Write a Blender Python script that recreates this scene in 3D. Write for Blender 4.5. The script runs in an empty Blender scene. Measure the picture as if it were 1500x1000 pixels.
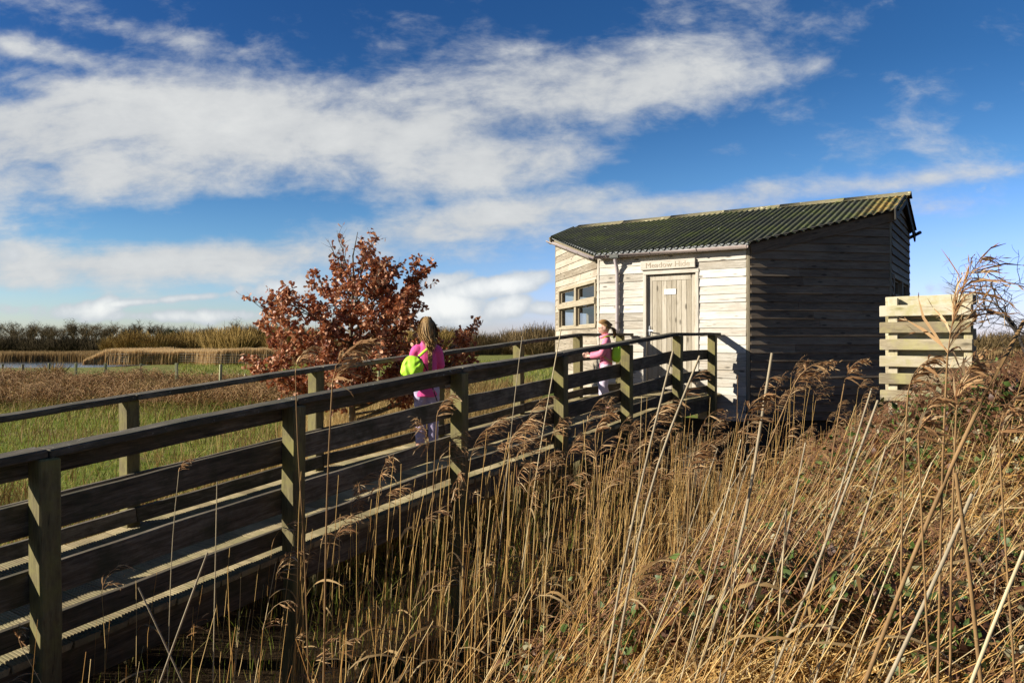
import bpy, bmesh, math, random
import numpy as np
from mathutils import Vector, Matrix, Euler

random.seed(7)
rng = np.random.default_rng(11)
R = math.radians
scene = bpy.context.scene
COL = scene.collection

# ------------------------------------------------------------------ frame of the place (metres)
EYE = 2.4                      # camera height above the meadow
F = 1060.0                     # focal length in units of 1/1500 of the picture width
A0 = R(34.5)
D2 = Vector((-math.cos(A0), math.sin(A0), 0))      # along the hut front, to the left and away
B2 = Vector((math.sin(A0), math.cos(A0), 0))       # along the boardwalk towards the hut
NR = -D2                                           # to the right of the boardwalk
P1 = Vector((3.917, 12.0, 0))                      # right corner of the hut front
UP = Vector((0, 0, 1))
SUN_AZ, SUN_EL = R(10.7), R(25.3)

def at(px, py, Y):
    return Vector(((px - 750) / F * Y, Y, EYE + (498 - py) / F * Y))

def sp(s, p, z=0.0):           # hut coordinates: s along the front, p into the depth
    v = P1 + D2 * s + B2 * p
    return Vector((v.x, v.y, z))

def bt(s, t, z=0.0):           # boardwalk coordinates: t metres out from the hut front
    return sp(s, -t, z)

S_NEAR, S_FAR = 0.47, 2.136
RAIL = [(-.2, .125), (.41, .125), (1.91, .11), (3.64, -.012), (5.29, -.133), (7.06, -.243), (8.87, -.40), (10.42, -.55), (12.2, -.71), (14.2, -.9)]
def rail_h(t):
    return EYE + float(np.interp(t, [a for a, _ in RAIL], [b for _, b in RAIL]))
def deck_h(t):
    return rail_h(t) - 1.03

def sstep(a, b, x):
    t = np.clip((x - a) / (b - a), 0, 1)
    return t * t * (3 - 2 * t)

def vnoise(x, y, s=1.0, seed=0):
    """cheap smooth value noise, numpy"""
    x = np.asarray(x, float) * s + 1000 + seed * 17.3; y = np.asarray(y, float) * s + 1000 + seed * 31.7
    xi = np.floor(x); yi = np.floor(y); fx = x - xi; fy = y - yi
    fx = fx * fx * (3 - 2 * fx); fy = fy * fy * (3 - 2 * fy)
    def h(a, b):
        v = np.sin(a * 127.1 + b * 311.7 + seed * 7.7) * 43758.5453
        return v - np.floor(v)
    return (h(xi, yi) * (1 - fx) + h(xi + 1, yi) * fx) * (1 - fy) + (h(xi, yi + 1) * (1 - fx) + h(xi + 1, yi + 1) * fx) * fy

PONDS = [(-150.0, -36.5, 66.0, 90.0), (55.0, 110.0, 72.0, 88.0)]
def wt(x, y):
    w = (x - 3.53) * -D2.x + (y - 12.27) * -D2.y
    t = -((x - 3.53) * B2.x + (y - 12.27) * B2.y)
    return w, t
def ground(x, y):
    x = np.asarray(x, float); y = np.asarray(y, float)
    w, t = wt(x, y)
    z = 0.06 * (vnoise(x, y, .5, 1) - .5) + 0.05 * (vnoise(x, y, 1.7, 2) - .5)
    near = sstep(45, 25, np.hypot(x, y))
    z = z * (0.35 + .65 * near)
    bank = 0.85 * sstep(0.7, 3.4, w) * sstep(-7, -1, t) * sstep(14, 9, w)
    bank = bank + (0.44 * sstep(1.9, 3.8, w) * sstep(8.4, 5.6, t) + .34 * sstep(3.0, 4.6, w) * sstep(7.5, 5.0, t)) * sstep(-2.5, 0.6, t) * sstep(12, 7, w)
    z = z + bank - 0.28 * np.exp(-((w + .3) / 1.3) ** 2) * sstep(-1, 1, t)
    for x0, x1, y0, y1 in PONDS:
        m = sstep(x0, x0 + 4, x) * sstep(x1 + 1, x1 - 3, x) * sstep(y0 - 1, y0 + 2, y) * sstep(y1 + 3, y1, y)
        z = z - 0.9 * m
    return z
def gz(x, y):
    return float(ground(x, y))

# ------------------------------------------------------------------ helpers
MW = {}
def tag(o, label=None, cat=None, group=None, kind=None):
    if label: o['label'] = label
    if cat: o['category'] = cat
    if group: o['group'] = group
    if kind: o['kind'] = kind
    return o

def place(o, M, parent=None):
    COL.objects.link(o)
    MW[o.name] = M
    if parent is not None:
        o.parent = parent
        o.matrix_basis = MW[parent.name].inverted() @ M
    else:
        o.matrix_basis = M
    return o

def thing(name, label, cat, M, group=None):
    if isinstance(M, Vector): M = Matrix.Translation(M)
    o = bpy.data.objects.new(name, None); o.empty_display_size = .2
    place(o, M); tag(o, label, cat, group)
    return o

def new_mesh(name, verts, faces, mat=None, smooth=False):
    me = bpy.data.meshes.new(name)
    me.from_pydata([tuple(v) for v in verts], [], faces)
    if mat: me.materials.append(mat)
    if smooth: me.polygons.foreach_set('use_smooth', [True] * len(me.polygons))
    me.update()
    return me

def np_mesh(name, verts, quads=None, tris=None, mat=None, smooth=False):
    me = bpy.data.meshes.new(name)
    verts = np.asarray(verts, np.float32).reshape(-1, 3)
    idx = []; tot = []
    if quads is not None and len(quads):
        idx.append(np.asarray(quads, np.int32).ravel()); tot.append(np.full(len(quads), 4, np.int32))
    if tris is not None and len(tris):
        idx.append(np.asarray(tris, np.int32).ravel()); tot.append(np.full(len(tris), 3, np.int32))
    idx = np.concatenate(idx); tot = np.concatenate(tot)
    me.vertices.add(len(verts)); me.vertices.foreach_set('co', verts.ravel())
    me.loops.add(len(idx)); me.loops.foreach_set('vertex_index', idx)
    me.polygons.add(len(tot))
    me.polygons.foreach_set('loop_start', np.concatenate([[0], np.cumsum(tot)[:-1]]).astype(np.int32))
    me.polygons.foreach_set('loop_total', tot)
    if smooth: me.polygons.foreach_set('use_smooth', np.ones(len(tot), bool))
    if mat: me.materials.append(mat)
    me.update(calc_edges=True); me.validate()
    return me

def mobj(name, me, parent=None, M=None):
    o = bpy.data.objects.new(name, me)
    return place(o, M if M is not None else (MW[parent.name] if parent is not None else Matrix.Identity(4)), parent)

class Geo:
    """collects vectorised ribbons / tubes / polygons"""
    def __init__(s): s.v = []; s.q = []; s.t = []; s.n = 0
    def add(s, v, q=None, t=None):
        v = np.asarray(v, float).reshape(-1, 3)
        if q is not None and len(q): s.q.append(np.asarray(q, int) + s.n)
        if t is not None and len(t): s.t.append(np.asarray(t, int) + s.n)
        s.v.append(v); s.n += len(v)
    def ribbons(s, P, W, side):
        """P [N,K,3], W [N,K] half widths, side [N,3] or [N,K,3]"""
        P = np.asarray(P, float); N, K, _ = P.shape
        W = np.broadcast_to(W, (N, K)); side = np.asarray(side, float)
        if side.ndim == 2: side = side[:, None, :]
        a = P - side * W[..., None]; b = P + side * W[..., None]
        v = np.stack([a, b], 2).reshape(-1, 3)
        base = (np.arange(N) * K * 2)[:, None] + (np.arange(K - 1) * 2)[None]
        q = np.stack([base, base + 1, base + 3, base + 2], -1).reshape(-1, 4)
        s.add(v, q)
    def tubes(s, P, Rr, n=3, cap=False):
        P = np.asarray(P, float); N, K, _ = P.shape
        Rr = np.broadcast_to(Rr, (N, K))
        T = np.gradient(P, axis=1); T /= np.linalg.norm(T, axis=2, keepdims=True) + 1e-9
        ref = np.where(np.abs(T[..., 2:3]) > .9, np.array([1., 0, 0]), np.array([0, 0, 1.]))
        U = np.cross(T, ref); U /= np.linalg.norm(U, axis=2, keepdims=True) + 1e-9
        Vv = np.cross(T, U)
        a = np.arange(n) * 2 * np.pi / n
        ring = U[:, :, None] * np.cos(a)[None, None, :, None] + Vv[:, :, None] * np.sin(a)[None, None, :, None]
        v = (P[:, :, None] + ring * Rr[..., None, None]).reshape(-1, 3)
        b0 = (np.arange(N) * K * n)[:, None, None] + (np.arange(K - 1) * n)[None, :, None] + np.arange(n)[None, None]
        b1 = (np.arange(N) * K * n)[:, None, None] + (np.arange(K - 1) * n)[None, :, None] + ((np.arange(n) + 1) % n)[None, None]
        q = np.stack([b0, b1, b1 + n, b0 + n], -1).reshape(-1, 4)
        s.add(v, q)
        if cap:
            for i in range(N):
                for k in (0, K - 1):
                    c = P[i, k]; ri = v.reshape(N, K, n, 3)[i, k]
                    s.add(np.vstack([ri, c]), None, [[j, (j + 1) % n, n] for j in range(n)])
    def mesh(s, name, mat=None, smooth=False):
        return np_mesh(name, np.concatenate(s.v), np.concatenate(s.q) if s.q else None, np.concatenate(s.t) if s.t else None, mat, smooth)

def tube1(g, pts, radii, n=8, cap=True):
    g.tubes(np.array([[tuple(p) for p in pts]]), np.array([radii if hasattr(radii, '__len__') else [radii] * len(pts)]), n, cap)

def bevel_box_mesh(name, sx, sy, sz, mat, bev=.005, seg=1, jitter=0.0, cuts=0, z0=None):
    """box centred on the origin (local x = grain), optionally cut along x and jittered, edges bevelled"""
    bm = bmesh.new()
    bmesh.ops.create_cube(bm, size=1)
    for v in bm.verts: v.co = Vector((v.co.x * sx, v.co.y * sy, v.co.z * sz))
    if cuts:
        bmesh.ops.subdivide_edges(bm, edges=[e for e in bm.edges if abs(e.verts[0].co.x - e.verts[1].co.x) > 1e-6], cuts=cuts)
    if bev:
        ed = [e for e in bm.edges if e.calc_face_angle(0) > .5]
        bmesh.ops.bevel(bm, geom=ed, offset=bev, segments=seg, affect='EDGES', clamp_overlap=True)
    if jitter:
        for v in bm.verts:
            x = v.co.x
            dy = jitter * (math.sin(x * 5.1 + sx * 9) + .6 * math.sin(x * 13.7 + sx * 31))
            dz = jitter * (math.sin(x * 4.3 + sx * 17) + .6 * math.sin(x * 11.9 + sx * 5))
            v.co.y += dy + random.uniform(-.3, .3) * jitter; v.co.z += dz + random.uniform(-.3, .3) * jitter
    me = bpy.data.meshes.new(name); bm.to_mesh(me); bm.free()
    me.materials.append(mat)
    return me

def frame_from(x, up=UP, origin=Vector()):
    x = x.normalized(); y = up.cross(x).normalized(); z = x.cross(y)
    M = Matrix((x, y, z)).transposed().to_4x4(); M.translation = origin
    return M

def beam(name, a, b, w, h, mat, parent, bev=.006, jit=.0015, cuts=6, up=UP):
    """a plank from a to b (centre line), w across, h tall"""
    L = (b - a).length
    me = bevel_box_mesh(name, L, w, h, mat, bev, 1, jit, cuts)
    return mobj(name, me, parent, frame_from(b - a, up, (a + b) / 2))

# ------------------------------------------------------------------ materials
class NT:
    def __init__(s, tree): s.t = tree
    def n(s, typ, **kw):
        nd = s.t.nodes.new(typ)
        for k, v in kw.items():
            if k.startswith('i_'):
                key = k[2:]; key = int(key) if key.isdigit() else key.replace('_', ' ')
                nd.inputs[key].default_value = v
            else: setattr(nd, k, v)
        return nd
    def l(s, a, b): s.t.links.new(a, b)
    def math(s, op, a, b=None, c=None, clamp=False):
        nd = s.t.nodes.new('ShaderNodeMath'); nd.operation = op; nd.use_clamp = clamp
        for i, v in enumerate((a, b, c)):
            if v is None: continue
            if isinstance(v, (int, float)): nd.inputs[i].default_value = v
            else: s.t.links.new(v, nd.inputs[i])
        return nd.outputs[0]
    def mix(s, fac, a, b, blend='MIX'):
        nd = s.t.nodes.new('ShaderNodeMix'); nd.data_type = 'RGBA'; nd.blend_type = blend
        for i, v in ((0, fac), (6, a), (7, b)):
            if isinstance(v, (int, float)): nd.inputs[i].default_value = v
            elif isinstance(v, tuple): nd.inputs[i].default_value = (*v, 1) if len(v) == 3 else v
            else: s.t.links.new(v, nd.inputs[i])
        return nd.outputs[2]
    def ramp(s, fac, stops, interp='LINEAR'):
        nd = s.t.nodes.new('ShaderNodeValToRGB'); cr = nd.color_ramp; cr.interpolation = interp
        while len(cr.elements) > 1: cr.elements.remove(cr.elements[-1])
        for i, (p, c) in enumerate(stops):
            e = cr.elements[0] if i == 0 else cr.elements.new(p)
            e.position = p
            e.color = (c, c, c, 1) if isinstance(c, (int, float)) else (*c, 1)
        s.t.links.new(fac, nd.inputs[0])
        return nd.outputs[0]
    def maprange(s, v, a, b, c=0., d=1.):
        nd = s.t.nodes.new('ShaderNodeMapRange'); nd.interpolation_type = 'SMOOTHSTEP'
        s.t.links.new(v, nd.inputs[0])
        for i, x in enumerate((a, b, c, d)): nd.inputs[i + 1].default_value = x
        return nd.outputs[0]

def material(name):
    m = bpy.data.materials.new(name); m.use_nodes = True
    t = m.node_tree; nt = NT(t)
    bsdf = t.nodes['Principled BSDF']
    return m, nt, bsdf

def coords(nt, scale=(1, 1, 1), rnd=True, kind='Object'):
    tc = nt.n('ShaderNodeTexCoord')
    mp = nt.n('ShaderNodeMapping'); mp.inputs['Scale'].default_value = scale
    nt.l(tc.outputs[kind], mp.inputs['Vector'])
    if rnd:
        oi = nt.n('ShaderNodeObjectInfo')
        cv = nt.n('ShaderNodeCombineXYZ')
        k = nt.math('MULTIPLY', oi.outputs['Random'], 37.0)
        for i in range(3): nt.l(k, cv.inputs[i])
        nt.l(cv.outputs[0], mp.inputs['Location'])
    return mp.outputs[0]

def noise(nt, vec, scale, detail=4, rough=.6, dist=0.):
    nd = nt.n('ShaderNodeTexNoise'); nd.inputs['Scale'].default_value = scale
    nd.inputs['Detail'].default_value = detail; nd.inputs['Roughness'].default_value = rough; nd.inputs['Distortion'].default_value = dist
    nt.l(vec, nd.inputs['Vector'])
    return nd.outputs['Fac']

def island(nt):
    return nt.n('ShaderNodeNewGeometry').outputs['Random Per Island']

def bump(nt, bsdf, h, strength=.4, dist=.01):
    b = nt.n('ShaderNodeBump'); b.inputs['Strength'].default_value = strength; b.inputs['Distance'].default_value = dist
    nt.l(h, b.inputs['Height']); nt.l(b.outputs[0], bsdf.inputs['Normal'])

def wood(name, dark, mid, light, grain=28, along=1.3, knots=.5, isl=.35, lichen=None, lich_amt=.62, green=None, rough=.85, objvar=.14, streak=None):
    m, nt, bs = material(name)
    v = coords(nt, (along, grain, grain))
    v1 = coords(nt, (1, 1, 1))
    g1 = noise(nt, coords(nt, (along * 2.2, grain, grain)), 1.0, 7, .68, .9)
    g2 = noise(nt, coords(nt, (along * 7, grain * 2.2, grain * 2.2)), 1.0, 5, .75, .6)
    f = nt.math('ADD', nt.math('MULTIPLY', g1, .58), nt.math('MULTIPLY', g2, .42))
    # per board and per object variation
    r = island(nt)
    oi = nt.n('ShaderNodeObjectInfo').outputs['Random']
    f = nt.math('ADD', f, nt.math('MULTIPLY', nt.math('SUBTRACT', r, .5), isl))
    f = nt.math('ADD', f, nt.math('MULTIPLY', nt.math('SUBTRACT', oi, .5), objvar))
    col = nt.ramp(f, [(.32, dark), (.5, mid), (.70, light)])
    crack = noise(nt, coords(nt, (along * 3.2, grain * 2.6, grain * 2.6)), 1.0, 3, .5, .4)
    col = nt.mix(nt.math('MULTIPLY', nt.maprange(crack, .36, .28), .75), col, tuple(c * .3 for c in dark))
    big = noise(nt, coords(nt, (1.0, 3.5, 3.5)), 1.1, 4, .6)
    col = nt.mix(nt.maprange(big, .45, .75), col, nt.mix(.55, col, streak or dark))
    if knots:
        vo = nt.n('ShaderNodeTexVoronoi'); vo.inputs['Scale'].default_value = 1.0; vo.inputs['Randomness'].default_value = 1
        nt.l(coords(nt, (2.6, 7.5, 7.5)), vo.inputs['Vector'])
        kn = nt.maprange(vo.outputs['Distance'], .19, .07)
        col = nt.mix(nt.math('MULTIPLY', kn, knots), col, tuple(c * .35 for c in dark))
    if green:
        gn = noise(nt, v1, 5, 5, .65)
        col = nt.mix(nt.math('MULTIPLY', nt.maprange(gn, .42, .7), .75), col, green)
    if lichen:
        ln = noise(nt, v1, 22, 6, .75)
        col = nt.mix(nt.maprange(ln, lich_amt, lich_amt + .09), col, lichen)
    nt.l(col, bs.inputs['Base Color'])
    bs.inputs['Roughness'].default_value = rough
    bs.inputs['Specular IOR Level'].default_value = .25
    bump(nt, bs, f, .55, .004)
    return m

def plain(name, col, rough=.6, var=.12, scale=8, metal=0., spec=.4, isl=0., bumpv=0.):
    m, nt, bs = material(name)
    n = noise(nt, coords(nt), scale, 4, .6)
    c = nt.mix(n, tuple(max(0, x * (1 - var * 1.6)) for x in col), tuple(min(1, x * (1 + var * 1.6)) for x in col))
    if isl:
        r = island(nt)
        c = nt.mix(r, c, nt.mix(1.0, c, (isl, isl, isl), 'MULTIPLY'))
    nt.l(c, bs.inputs['Base Color'])
    bs.inputs['Roughness'].default_value = rough; bs.inputs['Metallic'].default_value = metal
    bs.inputs['Specular IOR Level'].default_value = spec
    if bumpv: bump(nt, bs, n, bumpv, .01)
    return m

def leafy(name, stops, rough=.7, trans=.25, spec=.25, patch=None):
    """foliage: colour by the random value of each leaf, part of the light passes through"""
    m, nt, bs = material(name)
    r = island(nt)
    col = nt.ramp(r, stops)
    n = noise(nt, coords(nt, rnd=False), 6, 3, .6)
    col = nt.mix(nt.math('MULTIPLY', n, .5), col, nt.mix(1.0, col, (.6, .55, .5), 'MULTIPLY'))
    if patch:
        pn = noise(nt, coords(nt, rnd=False), patch[0], 3, .5)
        col = nt.mix(nt.maprange(pn, patch[1], patch[2]), col, nt.mix(1.0, col, patch[3], 'MULTIPLY'))
    nt.l(col, bs.inputs['Base Color'])
    bs.inputs['Roughness'].default_value = rough; bs.inputs['Specular IOR Level'].default_value = spec
    if trans:
        tr = nt.n('ShaderNodeBsdfTranslucent'); nt.l(col, tr.inputs['Color'])
        mx = nt.n('ShaderNodeMixShader'); mx.inputs[0].default_value = trans
        nt.l(bs.outputs[0], mx.inputs[1]); nt.l(tr.outputs[0], mx.inputs[2])
        nt.l(mx.outputs[0], nt.t.nodes['Material Output'].inputs['Surface'])
    return m

M = {}
M['post'] = wood('post_wood', (.085, .070, .034), (.18, .15, .07), (.29, .245, .125), 30, 1.6, .5, .1, lichen=(.30, .31, .16), lich_amt=.66, green=(.22, .20, .06))
M['board'] = wood('board_wood', (.036, .028, .018), (.125, .100, .068), (.30, .255, .185), 30, 1.2, .5, .1, lichen=(.30, .30, .24), lich_amt=.655, green=(.05, .05, .025))
M['cap'] = wood('handrail_wood', (.034, .027, .018), (.105, .088, .062), (.27, .24, .19), 30, 1.2, .4, .1, lichen=(.42, .42, .37), lich_amt=.61, green=(.05, .05, .03))
M['deck'] = wood('deck_wood', (.17, .132, .07), (.30, .24, .13), (.42, .345, .20), 24, 1.4, .3, .35, lichen=(.2, .2, .1), lich_amt=.7, green=(.2, .18, .085))
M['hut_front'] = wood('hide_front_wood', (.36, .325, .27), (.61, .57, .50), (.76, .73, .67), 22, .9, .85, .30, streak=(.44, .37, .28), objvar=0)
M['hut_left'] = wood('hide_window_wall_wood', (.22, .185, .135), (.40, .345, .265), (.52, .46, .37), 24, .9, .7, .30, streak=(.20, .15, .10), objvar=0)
M['hut_right'] = wood('hide_shade_toned_wood', (.14, .102, .068), (.27, .205, .142), (.40, .32, .23), 22, .9, .7, .16, streak=(.09, .074, .057), objvar=0)  # darker copy of the hide boards: the right wall's shade is in the colour
M['door'] = wood('door_wood', (.32, .275, .205), (.49, .435, .345), (.60, .545, .45), 26, 1.0, .8, .30, objvar=0)
M['sign'] = wood('sign_wood', (.42, .375, .30), (.60, .55, .47), (.70, .66, .58), 24, .9, .2, .05, objvar=0)
M['carve'] = plain('carved_letter', (.40, .33, .24), .9, .1)
M['frame'] = wood('window_frame_wood', (.24, .20, .13), (.38, .32, .225), (.48, .42, .31), 26, 1.2, .4, .2, objvar=.2)
M['slat'] = wood('screen_slat_wood', (.24, .195, .125), (.44, .375, .26), (.60, .54, .41), 26, 1.1, .8, .1, green=(.42, .38, .16), objvar=.7, streak=(.36, .28, .15))
M['interior'] = plain('interior_wood', (.12, .10, .08), .8, .2, 5)
M['gutter'] = plain('gutter_plastic', (.30, .245, .225), .4, .12, 14, spec=.5)
M['pipe'] = plain('downpipe_plastic', (.46, .40, .40), .38, .08, 10, spec=.5)
M['pipejoint'] = plain('pipe_joint', (.075, .08, .07), .5, .2, 12)
M['flash'] = plain('eave_filler', (.24, .25, .25), .7, .2, 14)
M['white'] = plain('white_notice', (.82, .82, .82), .5, .03, 5)
M['metal'] = plain('handle_metal', (.68, .68, .68), .3, .05, 6, metal=.6)
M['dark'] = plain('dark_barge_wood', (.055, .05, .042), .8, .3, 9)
M['blackstrap'] = plain('black_webbing', (.015, .015, .016), .7, .2, 30)

# glass: mirror-like at grazing angles, otherwise clear
m, nt, bs = material('window_glass')
gl = nt.n('ShaderNodeBsdfGlossy'); gl.inputs['Roughness'].default_value = .02
tr = nt.n('ShaderNodeBsdfTransparent'); tr.inputs['Color'].default_value = (.86, .9, .9, 1)
fr = nt.n('ShaderNodeLayerWeight'); frv = nt.math('ADD', nt.math('MULTIPLY', nt.math('POWER', fr.outputs['Facing'], 4.0), .9), .04, clamp=True)
mx = nt.n('ShaderNodeMixShader'); nt.l(frv, mx.inputs[0]); nt.l(tr.outputs[0], mx.inputs[1]); nt.l(gl.outputs[0], mx.inputs[2])
nt.l(mx.outputs[0], nt.t.nodes['Material Output'].inputs['Surface'])
M['glass'] = m

# corrugated roof with moss and lichen
m, nt, bs = material('mossy_corrugated_roof')
v = coords(nt, rnd=False)
c = nt.mix(noise(nt, v, 3, 5, .6), (.045, .047, .035), (.115, .118, .082))
ms = noise(nt, v, 1.6, 6, .65); ms2 = noise(nt, v, 22, 4, .7)
geo = nt.n('ShaderNodeNewGeometry')
c = nt.mix(nt.maprange(nt.math('ADD', nt.math('MULTIPLY', ms, .6), nt.math('MULTIPLY', ms2, .4)), .46, .62), c, (.125, .145, .045))
c = nt.mix(nt.maprange(noise(nt, v, 9, 6, .7), .60, .70), c, (.165, .16, .065))
c = nt.mix(nt.maprange(noise(nt, v, 17, 3, .5), .705, .73), c, (.62, .62, .55))
sx = nt.n('ShaderNodeSeparateXYZ'); nt.l(v, sx.inputs[0])
edge = nt.maprange(sx.outputs[0], 1.25, 1.9)       # orange lichen towards the gable end
c = nt.mix(nt.math('MULTIPLY', edge, nt.maprange(noise(nt, v, 6, 5, .6), .45, .55)), c, (.42, .27, .07))
nt.l(c, bs.inputs['Base Color']); bs.inputs['Roughness'].default_value = .9; bs.inputs['Specular IOR Level'].default_value = .2
bump(nt, bs, ms2, .6, .012)
M['roof'] = m
m, nt, bs = material('lichened_ridge')
v = coords(nt, rnd=False)
c = nt.mix(noise(nt, v, 5, 5, .7), (.11, .095, .055), (.25, .215, .115))
c = nt.mix(nt.maprange(noise(nt, v, 8, 5, .7), .58, .66), c, (.55, .50, .30))
c = nt.mix(nt.maprange(noise(nt, v, 3, 5, .7), .56, .66), c, (.13, .135, .04))
nt.l(c, bs.inputs['Base Color']); bs.inputs['Roughness'].default_value = .9
bump(nt, bs, noise(nt, v, 30, 4, .7), .5, .01)
M['ridge'] = m
# ------------------------------------------------------------------ camera, sun, sky
cam = bpy.data.cameras.new('camera'); cam.sensor_width = 36; cam.lens = F / 1500 * 36
cam.shift_y = -2 / 1500; cam.clip_start = .05; cam.clip_end = 20000
co = bpy.data.objects.new('camera', cam); COL.objects.link(co)
co.location = (0, 0, EYE); co.rotation_euler = (R(90), 0, 0)
scene.camera = co

sun_dir = Vector((-math.cos(SUN_AZ) * math.cos(SUN_EL), -math.sin(SUN_AZ) * math.cos(SUN_EL), math.sin(SUN_EL)))
sl = bpy.data.lights.new('sun', 'SUN'); sl.energy = 5.0; sl.angle = R(.5); sl.color = (1.0, .93, .80)
so = bpy.data.objects.new('sun', sl); COL.objects.link(so)
so.rotation_euler = sun_dir.to_track_quat('Z', 'Y').to_euler()
so.location = (-20, -5, 20)

world = bpy.data.worlds.new('World'); scene.world = world; world.use_nodes = True
nt = NT(world.node_tree)
bg = world.node_tree.nodes['Background']
SKY_STR = .075
bg.inputs['Strength'].default_value = SKY_STR
sky = nt.n('ShaderNodeTexSky'); sky.sky_type = 'NISHITA'; sky.sun_disc = False
sky.sun_elevation = SUN_EL; sky.sun_rotation = math.atan2(sun_dir.x, sun_dir.y)
sky.altitude = 0; sky.air_density = 1.0; sky.dust_density = .4; sky.ozone_density = 3.0
tc = nt.n('ShaderNodeTexCoord')
sx = nt.n('ShaderNodeSeparateXYZ'); nt.l(tc.outputs['Generated'], sx.inputs[0])
dx, dy, dz = sx.outputs
yy = nt.math('MAXIMUM', dy, .05)
u = nt.math('DIVIDE', dx, yy); vv = nt.math('DIVIDE', dz, yy)
front = nt.maprange(dy, .1, .3)
zz = nt.math('ADD', nt.math('MAXIMUM', dz, 0), .13)
cp = nt.n('ShaderNodeCombineXYZ'); nt.l(nt.math('DIVIDE', dx, zz), cp.inputs[0]); nt.l(nt.math('DIVIDE', dy, zz), cp.inputs[1]); nt.l(nt.math('MULTIPLY', dz, 1.5), cp.inputs[2])
n1 = noise(nt, cp.outputs[0], 1.15, 9, .56, .35)
mp = nt.n('ShaderNodeMapping'); nt.l(cp.outputs[0], mp.inputs['Vector'])
mp.inputs['Rotation'].default_value = (0, 0, R(-28)); mp.inputs['Scale'].default_value = (.8, 3.0, 1)
n2 = noise(nt, mp.outputs[0], 1.0, 7, .6, .5)
cu = nt.n('ShaderNodeCombineXYZ'); nt.l(u, cu.inputs[0]); nt.l(vv, cu.inputs[1])
mp2 = nt.n('ShaderNodeMapping'); nt.l(cu.outputs[0], mp2.inputs['Vector']); mp2.inputs['Rotation'].default_value = (0, 0, R(-10)); mp2.inputs['Scale'].default_value = (3.4, 7.0, 1)
n4 = noise(nt, mp2.outputs[0], 1.0, 10, .60, .25)
mp3 = nt.n('ShaderNodeMapping'); nt.l(cu.outputs[0], mp3.inputs['Vector']); mp3.inputs['Scale'].default_value = (14, 26, 1); mp3.inputs['Rotation'].default_value = (0, 0, R(-14))
n5 = noise(nt, mp3.outputs[0], 1.0, 8, .62, .3)
n3 = noise(nt, cu.outputs[0], 11, 6, .55, .2)     # small cumulus lumps near the horizon
# where the clouds stand: (px, py, rx, ry, tilt, weight) turned into directions
BL = [(40, 200, 300, 100, -.10, 1.05), (330, 185, 300, 80, .05, 1.1), (190, 255, 330, 55, 0, .9), (600, 185, 320, 88, -.08, 1.0),
      (860, 125, 310, 72, -.10, 1.0), (720, 235, 270, 66, -.15, .95), (60, 75, 170, 22, .25, .6), (265, 55, 55, 22, .1, .6), (170, 40, 60, 16, .15, .5),
      (250, 385, 480, 34, -.06, 1.0), (40, 385, 260, 40, .1, .8), (700, 325, 330, 44, -.16, .95), (1000, 300, 280, 30, -.12, .95), (1300, 268, 260, 18, -.09, .7),
      (1190, 97, 60, 34, 0, .56), (1060, 222, 90, 20, -.1, .5), (1400, 305, 220, 28, -.05, .45), (1400, 355, 200, 16, 0, .4), (1100, 105, 110, 34, 0, .5), (1445, 158, 26, 14, 0, .5), (1000, 30, 60, 18, 0, .4)]
def blob(cx, cy, rx, ry, tilt, wgt):
    a = nt.math('SUBTRACT', u, (cx - 750) / F); b = nt.math('SUBTRACT', vv, (498 - cy) / F)
    ct, st = math.cos(-tilt), math.sin(-tilt)
    p = nt.math('MULTIPLY', nt.math('ADD', nt.math('MULTIPLY', a, ct), nt.math('MULTIPLY', b, st)), F / rx)
    q = nt.math('MULTIPLY', nt.math('SUBTRACT', nt.math('MULTIPLY', b, ct), nt.math('MULTIPLY', a, st)), F / ry)
    r2 = nt.math('ADD', nt.math('MULTIPLY', p, p), nt.math('MULTIPLY', q, q))
    return nt.math('MULTIPLY', nt.math('EXPONENT', nt.math('MULTIPLY', r2, -.9)), wgt)
acc = None
for t_ in BL:
    o_ = blob(*t_)
    if acc is None: acc = o_
    else:
        acc = nt.math('SMOOTH_MAX', acc, o_, .25)
acc = nt.math('MULTIPLY', acc, front)
# elsewhere in the sky thin broken cloud
acc = nt.math('ADD', acc, nt.math('MULTIPLY', nt.math('SUBTRACT', 1.0, front), .05))
tex = nt.math('ADD', nt.math('MULTIPLY', n4, .55), nt.math('ADD', nt.math('MULTIPLY', n5, .22), nt.math('ADD', nt.math('MULTIPLY', n1, .13), nt.math('MULTIPLY', n2, .10))))
dens = nt.math('ADD', acc, nt.math('MULTIPLY', nt.math('SUBTRACT', tex, .5), 3.7))
cov = nt.maprange(dens, .24, .98)
# low puffs
PF = [(112, 455, 62, 20, -.1, 1.0), (20, 452, 120, 14, .05, .55), (230, 440, 150, 7, -.09, .7), (300, 463, 190, 12, 0, .75), (640, 448, 95, 26, -.05, 1.1), (725, 420, 88, 20, -.14, 1.2),
      (742, 450, 42, 22, -.2, 1.2), (795, 452, 40, 16, 0, .9), (860, 430, 60, 18, 0, .8), (660, 410, 60, 18, -.1, .7), (450, 420, 120, 22, -.1, .75), (600, 470, 300, 12, 0, .6), (1395, 420, 60, 18, 0, .35), (10, 375, 40, 25, 0, .8)]
acc2 = None
for t_ in PF:
    o_ = blob(*t_)
    acc2 = o_ if acc2 is None else nt.math('MAXIMUM', acc2, o_)
acc2 = nt.math('MULTIPLY', acc2, front)
dens2 = nt.math('ADD', acc2, nt.math('MULTIPLY', nt.math('SUBTRACT', n3, .5), 2.2))
cov2 = nt.maprange(dens2, .36, .70)
hs = nt.n('ShaderNodeHueSaturation'); hs.inputs['Saturation'].default_value = 1.22; hs.inputs['Value'].default_value = 1.0; hs.inputs['Hue'].default_value = .5
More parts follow.
